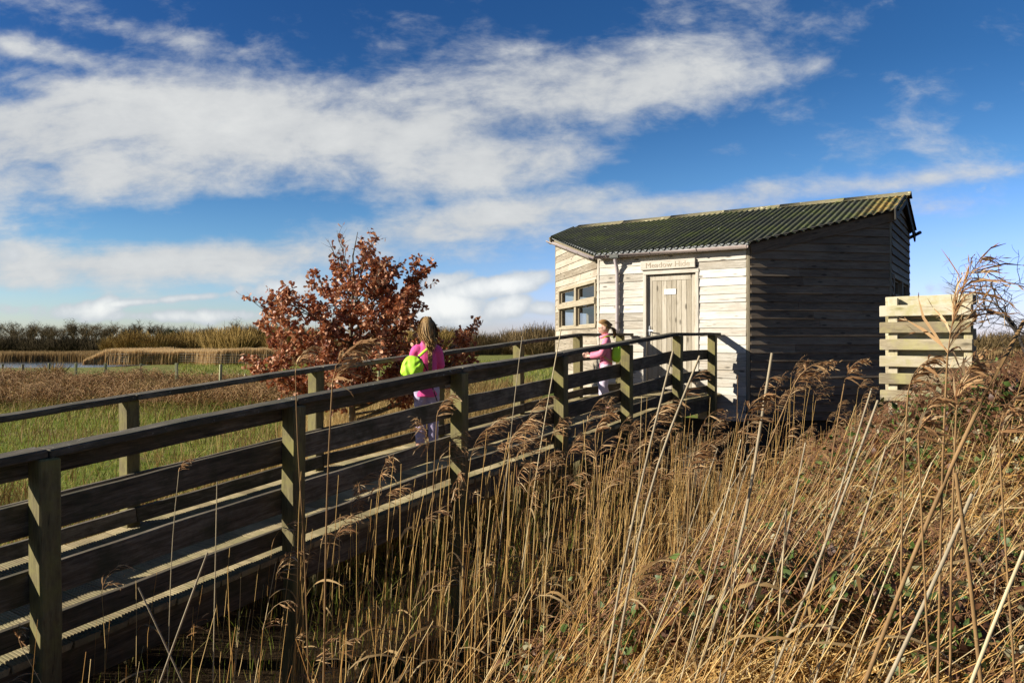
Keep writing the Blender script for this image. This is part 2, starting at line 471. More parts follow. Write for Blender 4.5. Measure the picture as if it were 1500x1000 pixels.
nt.l(sky.outputs[0], hs.inputs['Color'])
# the polarising depth of the sky: darker upwards and to the left
elv = nt.math('DIVIDE', dz, nt.math('MAXIMUM', nt.math('ABSOLUTE', dy), .35))
pol = nt.math('ADD', nt.maprange(elv, .0, .47, 0, 1), nt.math('MULTIPLY', nt.maprange(u, .75, -.6, -.22, .2), front))
pcol = nt.ramp(nt.math('DIVIDE', pol, 1.25), [(0, (1.10, 1.08, 1.72)), (.10, (.98, 1.02, 1.36)), (.28, (.72, .88, 1.05)), (.6, (.42, .62, .80)), (1, (.27, .44, .66))])
skyc = nt.mix(1.0, hs.outputs[0], pcol, 'MULTIPLY')
skyc = nt.mix(nt.math('SUBTRACT', 1.0, nt.maprange(dy, -.45, .35)), skyc, nt.mix(1.0, skyc, (.50, .49, .48), 'MULTIPLY'))  # sky behind the camera dimmed to thin the fill in the shadows
K = 1 / SKY_STR
br = nt.math('ADD', nt.math('MULTIPLY', nt.math('SUBTRACT', tex, .5), .9), nt.math('ADD', nt.math('MULTIPLY', acc, .10), .42))
ccol = nt.ramp(br, [(.36, (.46, .485, .52)), (.62, (.76, .765, .75))])
cl = nt.mix(1.0, ccol, (K * .60, K * .605, K * .61), 'MULTIPLY')
out = nt.mix(nt.math('MULTIPLY', cov, .96), skyc, cl)
pc = nt.ramp(nt.maprange(dens2, .5, 1.25), [(0, (.52, .565, .61)), (1, (.88, .885, .86))])
out = nt.mix(nt.math('MULTIPLY', cov2, .92), out, nt.mix(1.0, pc, (K * .66,) * 3, 'MULTIPLY'))
nt.l(out, bg.inputs['Color'])
world.cycles.sampling_method = 'MANUAL'; world.cycles.sample_map_resolution = 512

scene.view_settings.view_transform = 'Standard'; scene.view_settings.look = 'None'
scene.view_settings.exposure = 0.75; scene.view_settings.gamma = 1.0

# ------------------------------------------------------------------ terrain
def axis(lo, hi, step, far_lo, far_hi, g=1.09):
    a = list(np.arange(lo, hi + 1e-6, step)); d = step; x = hi
    while x < far_hi: d *= g; x += d; a.append(x)
    d = step; x = lo; pre = []
    while x > far_lo: d *= g; x -= d; pre.append(x)
    return np.array(pre[::-1] + a)
ax = axis(-14, 12, .2, -3500, 3500); ay = axis(-1, 20, .2, -300, 6000)
XX, YY = np.meshgrid(ax, ay, indexing='ij')
ZZ = ground(XX, YY)
nx, ny = XX.shape
idx = np.arange(nx * ny).reshape(nx, ny)
q = np.stack([idx[:-1, :-1], idx[1:, :-1], idx[1:, 1:], idx[:-1, 1:]], -1).reshape(-1, 4)
m, nt, bs = material('ground_earth_and_grass')
v = coords(nt, rnd=False)
sx = nt.n('ShaderNodeSeparateXYZ'); nt.l(v, sx.inputs[0])
gn = noise(nt, v, .35, 6, .6); fn = noise(nt, v, 4.5, 6, .7); ff = noise(nt, v, 26, 4, .7)
grass = nt.mix(fn, (.11, .145, .022), (.21, .26, .04))
straw = nt.mix(ff, (.11, .07, .03), (.30, .21, .09))
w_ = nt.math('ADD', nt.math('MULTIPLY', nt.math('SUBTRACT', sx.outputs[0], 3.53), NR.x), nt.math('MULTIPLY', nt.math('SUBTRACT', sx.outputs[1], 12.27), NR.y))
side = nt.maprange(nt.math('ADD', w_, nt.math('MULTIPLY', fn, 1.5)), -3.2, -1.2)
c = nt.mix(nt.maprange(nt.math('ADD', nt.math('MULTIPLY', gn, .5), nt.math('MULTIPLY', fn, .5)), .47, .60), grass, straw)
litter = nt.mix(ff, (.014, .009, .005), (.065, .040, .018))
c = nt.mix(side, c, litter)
fld = noise(nt, coords(nt, (.05, .6, 1), rnd=False), .6, 5, .6)
far_c = nt.mix(fld, (.11, .145, .028), (.25, .22, .07))
dist = nt.maprange(sx.outputs[1], 30, 45)
c = nt.mix(dist, c, far_c)
nt.l(c, bs.inputs['Base Color']); bs.inputs['Roughness'].default_value = .95; bs.inputs['Specular IOR Level'].default_value = .1
bump(nt, bs, ff, .8, .04)
M['ground'] = m
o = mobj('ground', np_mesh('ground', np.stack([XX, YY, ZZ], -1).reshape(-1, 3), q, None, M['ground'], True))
tag(o, 'marshy meadow ground with grass and straw under everything', 'ground', kind='structure')

m, nt, bs = material('pond_water')
bs.inputs['Base Color'].default_value = (.05, .06, .06, 1); bs.inputs['Roughness'].default_value = .12
bs.inputs['Specular IOR Level'].default_value = .6
bump(nt, bs, noise(nt, coords(nt, (1, 3, 1), rnd=False), 2.2, 5, .6), .35, .06)
M['water'] = m
for (x0, x1, y0, y1) in PONDS:
    me = new_mesh('water', [(x0 - 2, y0 - 2, -.28), (x1 + 2, y0 - 2, -.28), (x1 + 2, y1 + 3, -.28), (x0 - 2, y1 + 3, -.28)], [(0, 1, 2, 3)], M['water'])
    o = mobj('water', me); tag(o, 'pale sheet of open pond water in front of the far reedbed' if x0 < 0 else 'thin strip of pond water far off beyond the slatted screen', 'water', kind='structure')

# ------------------------------------------------------------------ ribbons for grass and reeds
def unit(a): return a / (np.linalg.norm(a, axis=-1, keepdims=True) + 1e-9)
def side_vec(n, ang=None):
    a = rng.uniform(0, 2 * np.pi, n) if ang is None else ang
    return np.stack([np.cos(a), np.sin(a), np.zeros(n)], -1)

def blades(g, x, y, h, w, lean=.25, K=3, z=None, bend=1.6, droop=0.):
    n = len(x); z0 = ground(x, y) if z is None else z
    t = np.linspace(0, 1, K)[None, :]
    a = rng.uniform(0, 2 * np.pi, n); l = rng.normal(0, lean, n) * h + .06 * h
    wind = np.array([.8, .1])
    dxy = np.stack([np.cos(a) * np.abs(l) + wind[0] * h * .08, np.sin(a) * np.abs(l) + wind[1] * h * .08], -1)
    P = np.zeros((n, K, 3))
    P[..., 0] = x[:, None] + dxy[:, :1] * t ** bend
    P[..., 1] = y[:, None] + dxy[:, 1:] * t ** bend
    P[..., 2] = z0[:, None] - .02 + h[:, None] * (t - droop * t ** 3)
    W = w[:, None] * np.array([1.0] + [.8] * (K - 2) + [.08])[None]
    g.ribbons(P, W, side_vec(n))

M['reed_far'] = leafy('far_reed_straw', [(0, (.55, .38, .18)), (.5, (.66, .47, .24)), (1, (.76, .58, .33))], .8, .45)
M['reed_far_dark'] = leafy('far_reed_brown', [(0, (.26, .165, .07)), (.6, (.34, .23, .10)), (1, (.42, .29, .14))], .85, .35)
M['grass'] = leafy('meadow_grass', [(0, (.12, .155, .02)), (.45, (.225, .275, .036)), (.75, (.33, .34, .065)), (1, (.46, .38, .13))], .7, .35)
M['rough'] = leafy('rough_straw_grass', [(0, (.15, .08, .03)), (.4, (.30, .185, .065)), (.8, (.46, .32, .125)), (1, (.17, .20, .045))], .8, .2)
M['straw'] = leafy('reed_straw', [(0, (.36, .23, .08)), (.5, (.56, .39, .155)), (1, (.70, .53, .25))], .75, .2)
M['bramble_far'] = leafy('bramble_russet', [(0, (.14, .058, .022)), (.5, (.30, .145, .048)), (.85, (.44, .27, .10)), (1, (.20, .19, .06))], .8, .15)
M['twig'] = plain('bare_twig', (.10, .075, .055), .9, .3, 6, spec=.1)
M['bark'] = plain('grey_bark', (.085, .07, .052), .9, .35, 3, spec=.1)
M['wood_far'] = leafy('far_twig_haze', [(0, (.10, .074, .04)), (.5, (.17, .13, .072)), (1, (.25, .195, .115))], .9, 0, .05)
M['scrub'] = leafy('golden_willow_stems', [(0, (.20, .125, .035)), (.5, (.34, .225, .07)), (1, (.46, .33, .13))], .9, .0, .05)
M['scrub2'] = leafy('brown_scrub_stems', [(0, (.14, .095, .045)), (.5, (.22, .155, .075)), (1, (.30, .22, .115))], .9, .0, .05)
M['scrub_dark'] = leafy('dark_scrub_stems', [(0, (.05, .038, .02)), (.5, (.08, .062, .034)), (1, (.115, .09, .05))], .9, .0, .05)
M['evergreen'] = leafy('ivy_green', [(0, (.02, .035, .012)), (1, (.06, .08, .025))], .8, .0, .1)

# reedbeds far off
def far_reeds(name, x0, x1, y0, y1, n, h0, h1, w, mat, label, base=None):
    g = Geo()
    x = rng.uniform(x0, x1, n); y = y0 + (y1 - y0) * rng.uniform(0, 1, n) ** 1.6
    y = y + 1.2 * (vnoise(x, x * 0, .35, 3) - .5)
    h = rng.uniform(h0, h1, n) * (.9 + .2 * vnoise(x, y, .25, 4))
    ex = np.minimum(1, np.minimum(x - x0, x1 - x) / 3.0 + .35) * (.92 + .16 * vnoise(x, y * 0, 1.3, 8))
    blades(g, x, y, h * ex, np.full(n, w), .05, 3, z=np.zeros(n) - .3 if base is None else np.full(n, base))
    o = mobj(name, g.mesh(name, mat)); tag(o, label, 'reedbed', kind='stuff'); return o
far_reeds('reedbed', -150, -46, 89, 101, 50000, 1.22, 1.36, .028, M['reed_far_dark'], 'brown reedbed along the far shore of the pond')
far_reeds('reedbed', -41.5, -17, 70, 78, 46000, 1.38, 1.6, .026, M['reed_far'], 'pale golden reedbed at the end of the pond', 0)
far_reeds('reedbed', -45, 14, 166, 182, 24000, 1.9, 2.3, .06, M['reed_far'], 'pale reedbed across the field left of the hut', 0)
far_reeds('reedbed', 50, 130, 92, 102, 9000, 1.0, 1.4, .06, M['reed_far_dark'], 'brown reedbed far off beyond the slatted screen', 0)

# ------------------------------------------------------------------ bare trees and scrub far off
def bare_tree_geo(seed, H=8.5, spread=.55, twigs=520, ivy=False):
    r = np.random.default_rng(seed)
    tg, cg = Geo(), Geo()
    tips = []
    def branch(p, d, L, rad, depth):
        K = 5; pts = [p]; q = p.copy(); dd = d.copy()
        for k in range(K - 1):
            dd = dd + r.normal(0, .13, 3) + np.array([0, 0, .05]); dd /= np.linalg.norm(dd)
            q = q + dd * L / (K - 1); pts.append(q.copy())
        rr = np.linspace(rad, rad * .5, K)
        (tg if depth < 1 else cg).tubes(np.array([pts]), np.array([rr]), 4 if depth < 2 else 3)
        if depth >= 3:
            tips.append((pts, L)); return
        nb = 4 if depth == 0 else 4
        for i in range(nb):
            k = r.integers(2, K) if depth else r.integers(3, K)
            az = r.uniform(0, 2 * np.pi); el = r.uniform(.25, 1.1) if depth else r.uniform(.4, 1.2)
            nd = np.array([math.cos(az) * math.cos(el), math.sin(az) * math.cos(el), math.sin(el)])
            nd = dd * .45 + nd * (spread + .4); nd /= np.linalg.norm(nd)
            branch(pts[k], nd, L * r.uniform(.55, .85), rad * .5, depth + 1)
        if depth: tips.append((pts, L))
    for s in range(r.integers(1, 3)):
        branch(np.array([s * .3, 0, -.2]), np.array([r.normal(0, .12), r.normal(0, .12), 1.]), H * .36, H * .022, 0)
    # fine twigs
    P = []; W = []
    for i in range(twigs * 3):
        pts, L = tips[r.integers(len(tips))]
        a = np.array(pts[r.integers(1, len(pts))])
        d = r.normal(0, 1, 3); d[2] = abs(d[2]) * .9 + .15; d /= np.linalg.norm(d)
        l = H * r.uniform(.04, .12)
        P.append([a, a + d * l * .5, a + d * l + np.array([0, 0, -.02])]); W.append([.021, .015, .005])
    P = np.array(P); cg.ribbons(P, np.array(W) * H / 8.5, unit(np.stack([r.normal(0, 1, len(P)), r.normal(0, .4, len(P)), r.normal(0, .5, len(P))], -1)))
    if ivy:
        n = 900; a = np.array([tips[k][0][1] for k in r.integers(len(tips), size=n)]) * np.array([.8, .8, .75]) + r.normal(0, .3, (n, 3))
        P = np.stack([a, a + r.normal(0, .16, (n, 3)), a + r.normal(0, .22, (n, 3))], 1)
        cg.ribbons(P, np.full((n, 3), .1), unit(r.normal(0, 1, (n, 3))))
    return tg, cg
TREE = []
for k in range(5):
    tg, cg = bare_tree_geo(40 + k, 8.5, .55 + .10 * k, 520, k == 4)
    TREE.append((tg.mesh('trunk', M['bark']), cg.mesh('crown', M['evergreen'] if k == 4 else M['wood_far'])))

def bare_tree(px, Y, scale, k, label, group, wide=1.0):
    x = (px - 750) / F * Y
    Mx = Matrix.Translation((x, Y, gz(x, Y) - .1)) @ Matrix.Rotation(random.uniform(0, 6.28), 4, 'Z') @ Matrix.Diagonal((scale * wide, scale * wide, scale, 1))
    t = thing('bare_tree', label, 'tree', Mx, group)
    mobj('trunk', TREE[k][0], t); mobj('crown', TREE[k][1], t)
LW = 'bare grey winter tree in the dark wood beyond the pond and reeds'
GW = 'bare trees of the dark wood beyond the pond'
i = 0
px = -200
while px < 250:
    top = np.interp(px, [-200, 0, 40, 100, 140, 165, 215, 260], [480, 480, 472, 466, 470, 469, 470, 474])
    Y = random.uniform(178, 200)
    H = (498 - top) / F * Y + 2.4
    bare_tree(px, Y, H / 8.3 * random.uniform(.93, 1.03), [0, 1, 2, 3][i % 4], LW, GW, 1.15)
    px += random.uniform(11, 17); i += 1
px = -180
while px < 240:                                                   # the second rank
    bare_tree(px, random.uniform(205, 225), 1.0 * random.uniform(.95, 1.1), [2, 0, 3, 1][i % 4], LW, GW, 1.3)
    px += random.uniform(20, 30); i += 1
bare_tree(248, 176, .80, 4, 'dark ivy green tree where the grey wood meets the golden willows', None, 1.2)
for k, px in enumerate((268, 306, 345, 372, 408)):
    bare_tree(px, 190, .86 + .07 * (k % 3), k % 4, 'bare grey tree rising behind the golden willows', 'bare trees behind the golden willows', 1.1)
for k, px in enumerate((748, 762, 776, 640, 668)):
    bare_tree(px, 230, .80 + .06 * (k % 3), k % 4, 'bare grey tree rising over the brown scrub left of the hut', 'bare trees over the brown scrub', 1.1)

def scrub_mesh(seed, n, mat, wide=.5, dome=False):
    r = np.random.default_rng(seed); g = Geo()
    # stems fan upwards from a wide stool; unit height 1
    a = r.uniform(0, 2 * np.pi, n); rad = np.sqrt(r.uniform(0, 1, n))
    bx = np.cos(a) * rad * wide * .75; by = np.sin(a) * rad * wide * .5
    hh = (1 - (.62 if dome else .30) * rad ** 2) * r.uniform(.62, 1.05, n)
    out = .28 * rad
    t = np.linspace(0, 1, 3)[None]
    P = np.zeros((n, 3, 3))
    P[..., 0] = bx[:, None] + (np.cos(a) * out + r.normal(0, .05, n))[:, None] * t ** 1.4
    P[..., 1] = by[:, None] + (np.sin(a) * out * .6)[:, None] * t ** 1.4
    P[..., 2] = hh[:, None] * t - .02
    g.ribbons(P, np.array([[.010, .008, .0025]]) * r.uniform(.6, 1.3, (n, 1)), side_vec(n, r.uniform(-.7, .7, n)))
    # side twigs
    m_ = n * 2; k = r.integers(n, size=m_); f = r.uniform(.35, .95, m_)
    b = P[k, 0] + (P[k, 2] - P[k, 0]) * f[:, None]
    d = r.normal(0, .07, (m_, 3)); d[:, 2] = np.abs(d[:, 2]) * 1.2 + .03
    Q = np.stack([b, b + d * .6, b + d], 1)
    g.ribbons(Q, np.array([[.005, .004, .0015]]), side_vec(m_, r.uniform(-.7, .7, m_)))
    return g.mesh('scrub', mat)
SC = {'gold': [scrub_mesh(60 + k, 520, M['scrub']) for k in range(3)], 'brown': [scrub_mesh(70 + k, 520, M['scrub2'], .6, True) for k in range(3)],
      'dark': [scrub_mesh(80 + k, 520, M['scrub_dark'], .75, True) for k in range(3)]}
def scrub(kind, px, Y, top, name, label, group, wide=1.0):
    x = (px - 750) / F * Y
    H = (498 - top) / F * Y + EYE
    o = mobj(name, SC[kind][random.randrange(3)], None, Matrix.Translation((x, Y, -.1)) @ Matrix.Rotation(random.uniform(-.5, .5), 4, 'Z') @ Matrix.Diagonal((H * wide * random.uniform(.9, 1.2), H * wide, H, 1)))
    tag(o, label, 'bush', group)
for k, (px, top, wd) in enumerate([(-190 + 10 * j, 489 + (j * 7) % 7, 1.5) for j in range(37)] + [(-30, 502, 1.6), (10, 500, 1.7), (60, 503, 1.6), (100, 500, 1.6), (145, 500, 1.9), (78, 496, 1.8), (30, 494, 1.8), (120, 494, 1.7), (172, 497, 1.6), (-10, 493, 1.8)]):
    scrub('dark', px, 135 + 14 * (k % 3), top, 'bush', 'low dark rounded bush at the foot of the dark wood', 'dark bushes under the wood', wd)
px = 168
while px < 470:
    top = np.interp(px, [168, 180, 215, 250, 300, 350, 400, 470], [487, 481, 483, 484, 476, 475, 474, 476])
    scrub('gold', px, random.uniform(108, 125), top + random.uniform(-2, 4), 'willow_bush', 'golden brown brush of willow stems behind the pale reedbed', 'golden willows behind the pale reedbed', 1.05)
    px += random.uniform(8, 15)
px = 560
while px < 830:
    top = np.interp(px, [560, 640, 660, 720, 770, 795, 830], [474, 474, 478, 482, 475, 469, 478])
    scrub('gold' if px < 680 else 'brown', px, random.uniform(112, 135), top + random.uniform(-1, 5), 'scrub_bush', 'brown winter scrub bush between the oak and the hut', 'brown scrub between the oak and the hut', 1.1)
    px += random.uniform(8, 14)
for px, Y, top in [(1440, 150, 484), (1462, 160, 480), (1490, 150, 482), (1520, 150, 480), (1425, 170, 486), (1475, 170, 484), (1505, 165, 483)]:
    scrub('brown', px, Y, top, 'scrub_bush', 'low brown scrub on the horizon right of the slatted screen', 'scrub on the right horizon', 1.8)

# ------------------------------------------------------------------ meadow on the left
def in_view(x, y, m=.80): return (np.abs(x) < y * m + .5)
def region(n, x0, x1, y0, y1, cond=None):
    x = rng.uniform(x0, x1, n); y = rng.uniform(y0, y1, n)
    w, t = wt(x, y)
    k = in_view(x, y)
    if cond is not None: k &= cond(x, y, w, t)
    return x[k], y[k]
g = Geo()
x, y = region(150000, -26, 1, 4, 34, lambda x, y, w, t: (w < -1.95))
pn = vnoise(x, y, .55, 5) * .45 + vnoise(x, y, 1.6, 6) * .35 + vnoise(x, y, 4, 7) * .2
green = sstep(.40, .56, pn + .26 * sstep(-3, -11, x) - .22 * sstep(-5, 0, x) - .35 * sstep(24, 30, y) - .30 * sstep(15, 7, y))
k = rng.uniform(0, 1, len(x)) < green * .75
gx, gy = x[k], y[k]
sc = 1 + .02 * gy
blades(g, gx, gy, rng.uniform(.05, .14, len(gx)) * sc, rng.uniform(.004, .009, len(gx)) * sc, .5)
o = mobj('grass', g.mesh('grass', M['grass'])); tag(o, 'short bright green meadow grass left of the boardwalk', 'grass', kind='stuff')
g = Geo()
k = rng.uniform(0, 1, len(x)) > green * .68 + .24
gx, gy = x[k], y[k]
sc = 1 + .02 * gy
blades(g, gx, gy, rng.uniform(.14, .5, len(gx)) * sc * (.6 + .8 * vnoise(gx, gy, 1.1, 9)), rng.uniform(.003, .007, len(gx)) * sc, .55, 4)
o = mobj('rough_grass', g.mesh('rough_grass', M['rough'])); tag(o, 'rough brown dead grass among the green of the meadow', 'grass', kind='stuff')
# green field beyond the wire fence
g = Geo()
x, y = region(26000, -36, 14, 38, 84, lambda x, y, w, t: (x > -.47 * y + (y - 40) * .02) & (w < -3))
blades(g, x, y, rng.uniform(.12, .3, len(x)), rng.uniform(.015, .03, len(x)), .6)
o = mobj('field_grass', g.mesh('field_grass', M['grass'])); tag(o, 'green grazed field beyond the wire fence', 'grass', kind='stuff')
# straw reeds behind the far railing
g = Geo()
x, y = region(60000, -9, 4, 6.2, 22, lambda x, y, w, t: (w < -2.0) & (w > -9.5 + 1.5 * vnoise(x, y, .8, 12)) & (x > -3.4 - .10 * y + 1.5 * vnoise(x, y, .6, 13)) & (t > .6))
h = np.interp(y, [6, 9, 14, 22], [.75, 1.0, 1.15, 1.0]) * rng.uniform(.75, 1.12, len(x))
blades(g, x, y, h, rng.uniform(.003, .006, len(x)), .10, 4)
o = mobj('reed_stubble', g.mesh('reed_stubble', M['straw'])); tag(o, 'dense pale straw of old reeds behind the far railing', 'reeds', kind='stuff')
g = Geo()
x, y = region(60000, -13, -1, 3.2, 15, lambda x, y, w, t: (w < -1.75) & (w > -5.0 + 2 * vnoise(x, y, .7, 14)))
w_, t_ = wt(x, y); h = rng.uniform(.45, .95, len(x)) * (.6 + .6 * vnoise(x, y, .9, 15)) * (1 - .45 * sstep(-2.4, -4.6, w_))
blades(g, x, y, h, rng.uniform(.0025, .005, len(x)), .2, 4)
o = mobj('dead_stalks', g.mesh('dead_stalks', M['rough'])); tag(o, 'thin brown dead stalks along the far side of the boardwalk', 'grass', kind='stuff')

# russet bramble strip by the fence
def bramble(name, x, y, zt, depth, nl, nt_, ls, mat, mat2, label, twig_r=.006, arc=1.2):
    """leaves in the top layer of the thicket and arching canes"""
    g = Geo(); n = len(x)
    k = rng.integers(n, size=nl)
    p = np.stack([x[k] + rng.normal(0, .12, nl), y[k] + rng.normal(0, .12, nl), zt[k] - np.abs(rng.normal(0, depth, nl)) + rng.normal(0, depth * .3, nl)], -1)
    d = unit(rng.normal(0, 1, (nl, 3)) + np.array([0, 0, .2])); s = unit(np.cross(d, rng.normal(0, 1, (nl, 3))))
    L = ls * rng.uniform(.4, 1.7, nl)
    fold = unit(np.cross(d, s)) * (L * .18)[:, None]
    P = np.stack([p, p + d * L[:, None] * .5 + fold, p + d * L[:, None]], 1)
    g.ribbons(P, np.stack([L * .08, L * .34, L * .03], -1), s)
    me = g.mesh(name, mat)
    o = mobj(name, me); tag(o, label, 'brambles', kind='stuff')
    c = Geo(); k = rng.integers(n, size=nt_)
    a = rng.uniform(0, 2 * np.pi, nt_); l = rng.uniform(.35, 1.0, nt_) * arc
    t = np.linspace(0, 1, 6)[None]
    P = np.zeros((nt_, 6, 3))
    P[..., 0] = x[k][:, None] + (np.cos(a) * l)[:, None] * (t - .3)
    P[..., 1] = y[k][:, None] + (np.sin(a) * l)[:, None] * (t - .3)
    hump = rng.uniform(-.02, .30, nt_) * arc
    P[..., 2] = (zt[k] - depth)[:, None] + hump[:, None] * np.sin(np.pi * np.clip(t * .95 + .1, 0, 1)) * 1.4
    P += rng.normal(0, .012 * arc, P.shape)
    c.tubes(P, twig_r * np.linspace(1, .4, 6)[None], 3)
    o2 = mobj('canes', c.mesh('canes', mat2), o)
    return o
x = rng.uniform(-30, -2.5, 2600); y = rng.uniform(24.5, 35.5, 2600)
zt = ground(x, y) + .18 + .45 * vnoise(x, y, .45, 21) + .35 * vnoise(x, y, 1.3, 22) * sstep(24, 28, y) + .22 * sstep(-12, -17, x) * sstep(29, 34, y)
M['cane_far'] = plain('far_cane', (.34, .20, .085), .8, .3, 4)
bramble('bramble_strip', x, y, zt, .24, 120000, 7000, .048, M['bramble_far'], M['cane_far'], 'russet brown bramble strip in front of the wire fence', .008, 1.3)
# a small bush at the water's edge
g = Geo()
n = 500; c0 = at(78, 540, 39); a = rng.uniform(0, 6.28, n); e = rng.uniform(.3, 1.5, n); l = rng.uniform(.5, 1.35, n)
d = np.stack([np.cos(a) * np.cos(e) * 1.3, np.sin(a) * np.cos(e), np.sin(e)], -1) * l[:, None]
b = np.array([c0.x, c0.y, 0.0])
g.ribbons(np.stack([b + d * .02, b + d * .6, b + d], 1), np.array([[.02, .015, .006]]), side_vec(n))
o = mobj('bush', g.mesh('bush', M['scrub'])); tag(o, 'small yellowish bush standing before the pond water', 'bush')

# wire stock fence
M['fpost'] = wood('fence_post_wood', (.24, .23, .13), (.40, .40, .24), (.55, .55, .36), 20, 2, .3, .2, green=(.30, .34, .15))
M['wire'] = plain('fence_wire', (.22, .22, .21), .5, .1, 4, metal=.3)
fx = [(-30, 36, .0), (4, 36, .0), (34, 35, .03), (72, 37, .02), (111, 37, .02), (155, 38, -.02), (206, 36.5, 0), (259, 33, .12), (323, 32, .08), (392, 31.5, 0), (470, 31, 0), (555, 31, 0)]
t = thing('wire_fence', 'wire stock fence on weathered posts across the meadow', 'fence', Matrix.Translation((-12, 33, 0)))
tops = []
for px, Y, dz in fx:
    x_ = (px - 750) / F * Y; zb = gz(x_, Y)
    hgt = 1.22 + dz
    me = bevel_box_mesh('post', hgt + .3, .11 if dz else .085, .11 if dz else .085, M['fpost'], .012, 1, .004, 4)
    Mx = Matrix.Translation((x_, Y, zb + hgt / 2 - .15)) @ Euler((random.uniform(-.03, .03), random.uniform(-.03, .03), random.uniform(0, 1))).to_matrix().to_4x4() @ Matrix.Rotation(R(-90), 4, 'Y')
    mobj('post', me, t, Mx); tops.append(Vector((x_, Y, zb)))
for hz in (1.08, .82, .60, .40):
    g = Geo(); pts = []
    for a_, b_ in zip(tops[:-1], tops[1:]):
        for f_ in (0, .5): pts.append(a_.lerp(b_, f_) + Vector((0, -.06, hz - (.02 if f_ else 0))))
    pts.append(tops[-1] + Vector((0, -.06, hz)))
    tube1(g, pts, .006, 4); mobj('wire', g.mesh('wire', M['wire']), t)
# pale stakes in the field
for px, py in [(304, 553), (310, 556), (350, 544), (359, 548)]:
    v_ = at(px, py, 41); g = Geo()
    tube1(g, [(v_.x, v_.y, -.1), (v_.x + .02, v_.y, .28), (v_.x, v_.y, .52)], [.05, .05, .045], 7)
    o = mobj('stake', g.mesh('stake', M['slat'])); tag(o, 'short pale stake in the green field beyond the wire fence', 'stake', 'pale stakes in the field')
# ------------------------------------------------------------------ the hide (hut)
POLY = [(2.78, 0), (0, 0), (-1.87, 1.87), (-1.87, 4.63), (0, 6.5), (2.78, 6.5), (5.10, 4.18), (5.10, 2.32)]
FLOOR, WALL0, EAVE, SLOPE, PR = EYE - .89, EYE - 1.35, EYE + 1.60, .337, 3.25
def roof_h(p): return EAVE + SLOPE * (p if p <= PR else 2 * PR - p)
HUT_M = Matrix((-D2, B2, UP)).transposed().to_4x4(); HUT_M.translation = Vector((P1.x, P1.y, FLOOR))
hut = thing('bird_hide', 'weathered timber bird hide with green mossy corrugated roof at the end of the boardwalk', 'hut', HUT_M)

def clip_poly(poly, f):
    """keep the part of a 2D polygon where f(x,z) >= 0"""
    out = []
    for i in range(len(poly)):
        a, b = poly[i], poly[(i + 1) % len(poly)]
        fa, fb = f(a), f(b)
        if fa >= 0: out.append(a)
        if (fa >= 0) != (fb >= 0):
            k = fa / (fa - fb); out.append((a[0] + (b[0] - a[0]) * k, a[1] + (b[1] - a[1]) * k))
    return out

def clapboard(L, z0, tops, holes, pitch, mat, name='wall', seed=0, inset=0.03, lap=.015):
    """overlapping boards; tops = list of (x,z) of the upper outline; local y points into the hut"""
    r = random.Random(seed); bm = bmesh.new()
    z = z0
    zmax = max(a[1] for a in tops)
    while z < zmax:
        z1 = z + pitch
        # intervals
        iv = [(inset, L - inset)]
        bands = [(z, z1 + .012)]
        pieces = []
        cut = [h for h in holes if h[2] < z1 - .004 and h[3] > z + .004]
        if cut:
            for (a, b, c, d) in cut:
                niv = []
                for (u0, u1) in iv:
                    if b <= u0 or a >= u1: niv.append((u0, u1)); continue
                    if a > u0: niv.append((u0, a))
                    if b < u1: niv.append((b, u1))
                    if c > z + .004: pieces.append((max(a, u0), min(b, u1), z, c))
                    if d < z1 - .004: pieces.append((max(a, u0), min(b, u1), d, z1 + .012))
                iv = niv
        for u0, u1 in iv: pieces.append((u0, u1, z, z1 + .012))
        # a long board is sometimes two
        for (u0, u1, za, zb) in pieces:
            if u1 - u0 < .01: continue
            segs = [(u0, u1)]
            if u1 - u0 > 1.6 and r.random() < .45:
                c = u0 + (u1 - u0) * r.uniform(.3, .7); segs = [(u0, c - .002), (c + .002, u1)]
            for (s0, s1) in segs:
                poly = [(s0, za), (s1, za), (s1, zb), (s0, zb)]
                for (p0, p1) in zip(tops[:-1], tops[1:]):
                    dx, dz = p1[0] - p0[0], p1[1] - p0[1]
                    poly = clip_poly(poly, lambda q: -(dx * (q[1] - p0[1]) - dz * (q[0] - p0[0])) * (1 if True else 0)) if len(poly) > 2 else poly
                if len(poly) < 3: continue
                jt = r.uniform(-.003, .003); sag = r.uniform(-.0025, .0025)
                # cut long edges so that the boards can wander a little
                fr = []; bk = []
                for (x, zz) in poly:
                    k = min(1, max(0, (zz - z) / pitch))
                    yf = -(.012 + lap * (1 - k)) + jt + .002 * math.sin(x * 3 + z * 9)
                    fr.append(bm.verts.new((x, yf, zz + sag * math.sin(x * 2.2 + z * 5))))
                    bk.append(bm.verts.new((x, .028, zz)))
                n = len(poly)
                bm.faces.new(fr); bm.faces.new(bk[::-1])
                for i in range(n):
                    bm.faces.new((fr[i], bk[i], bk[(i + 1) % n], fr[(i + 1) % n]))
        z = z1
    bmesh.ops.recalc_face_normals(bm, faces=bm.faces)
    me = bpy.data.meshes.new(name); bm.to_mesh(me); bm.free(); me.materials.append(mat)
    return me

def wall_matrix(A, B):
    a, b = sp(*A), sp(*B)
    return frame_from(b - a, UP, a), (b - a).length

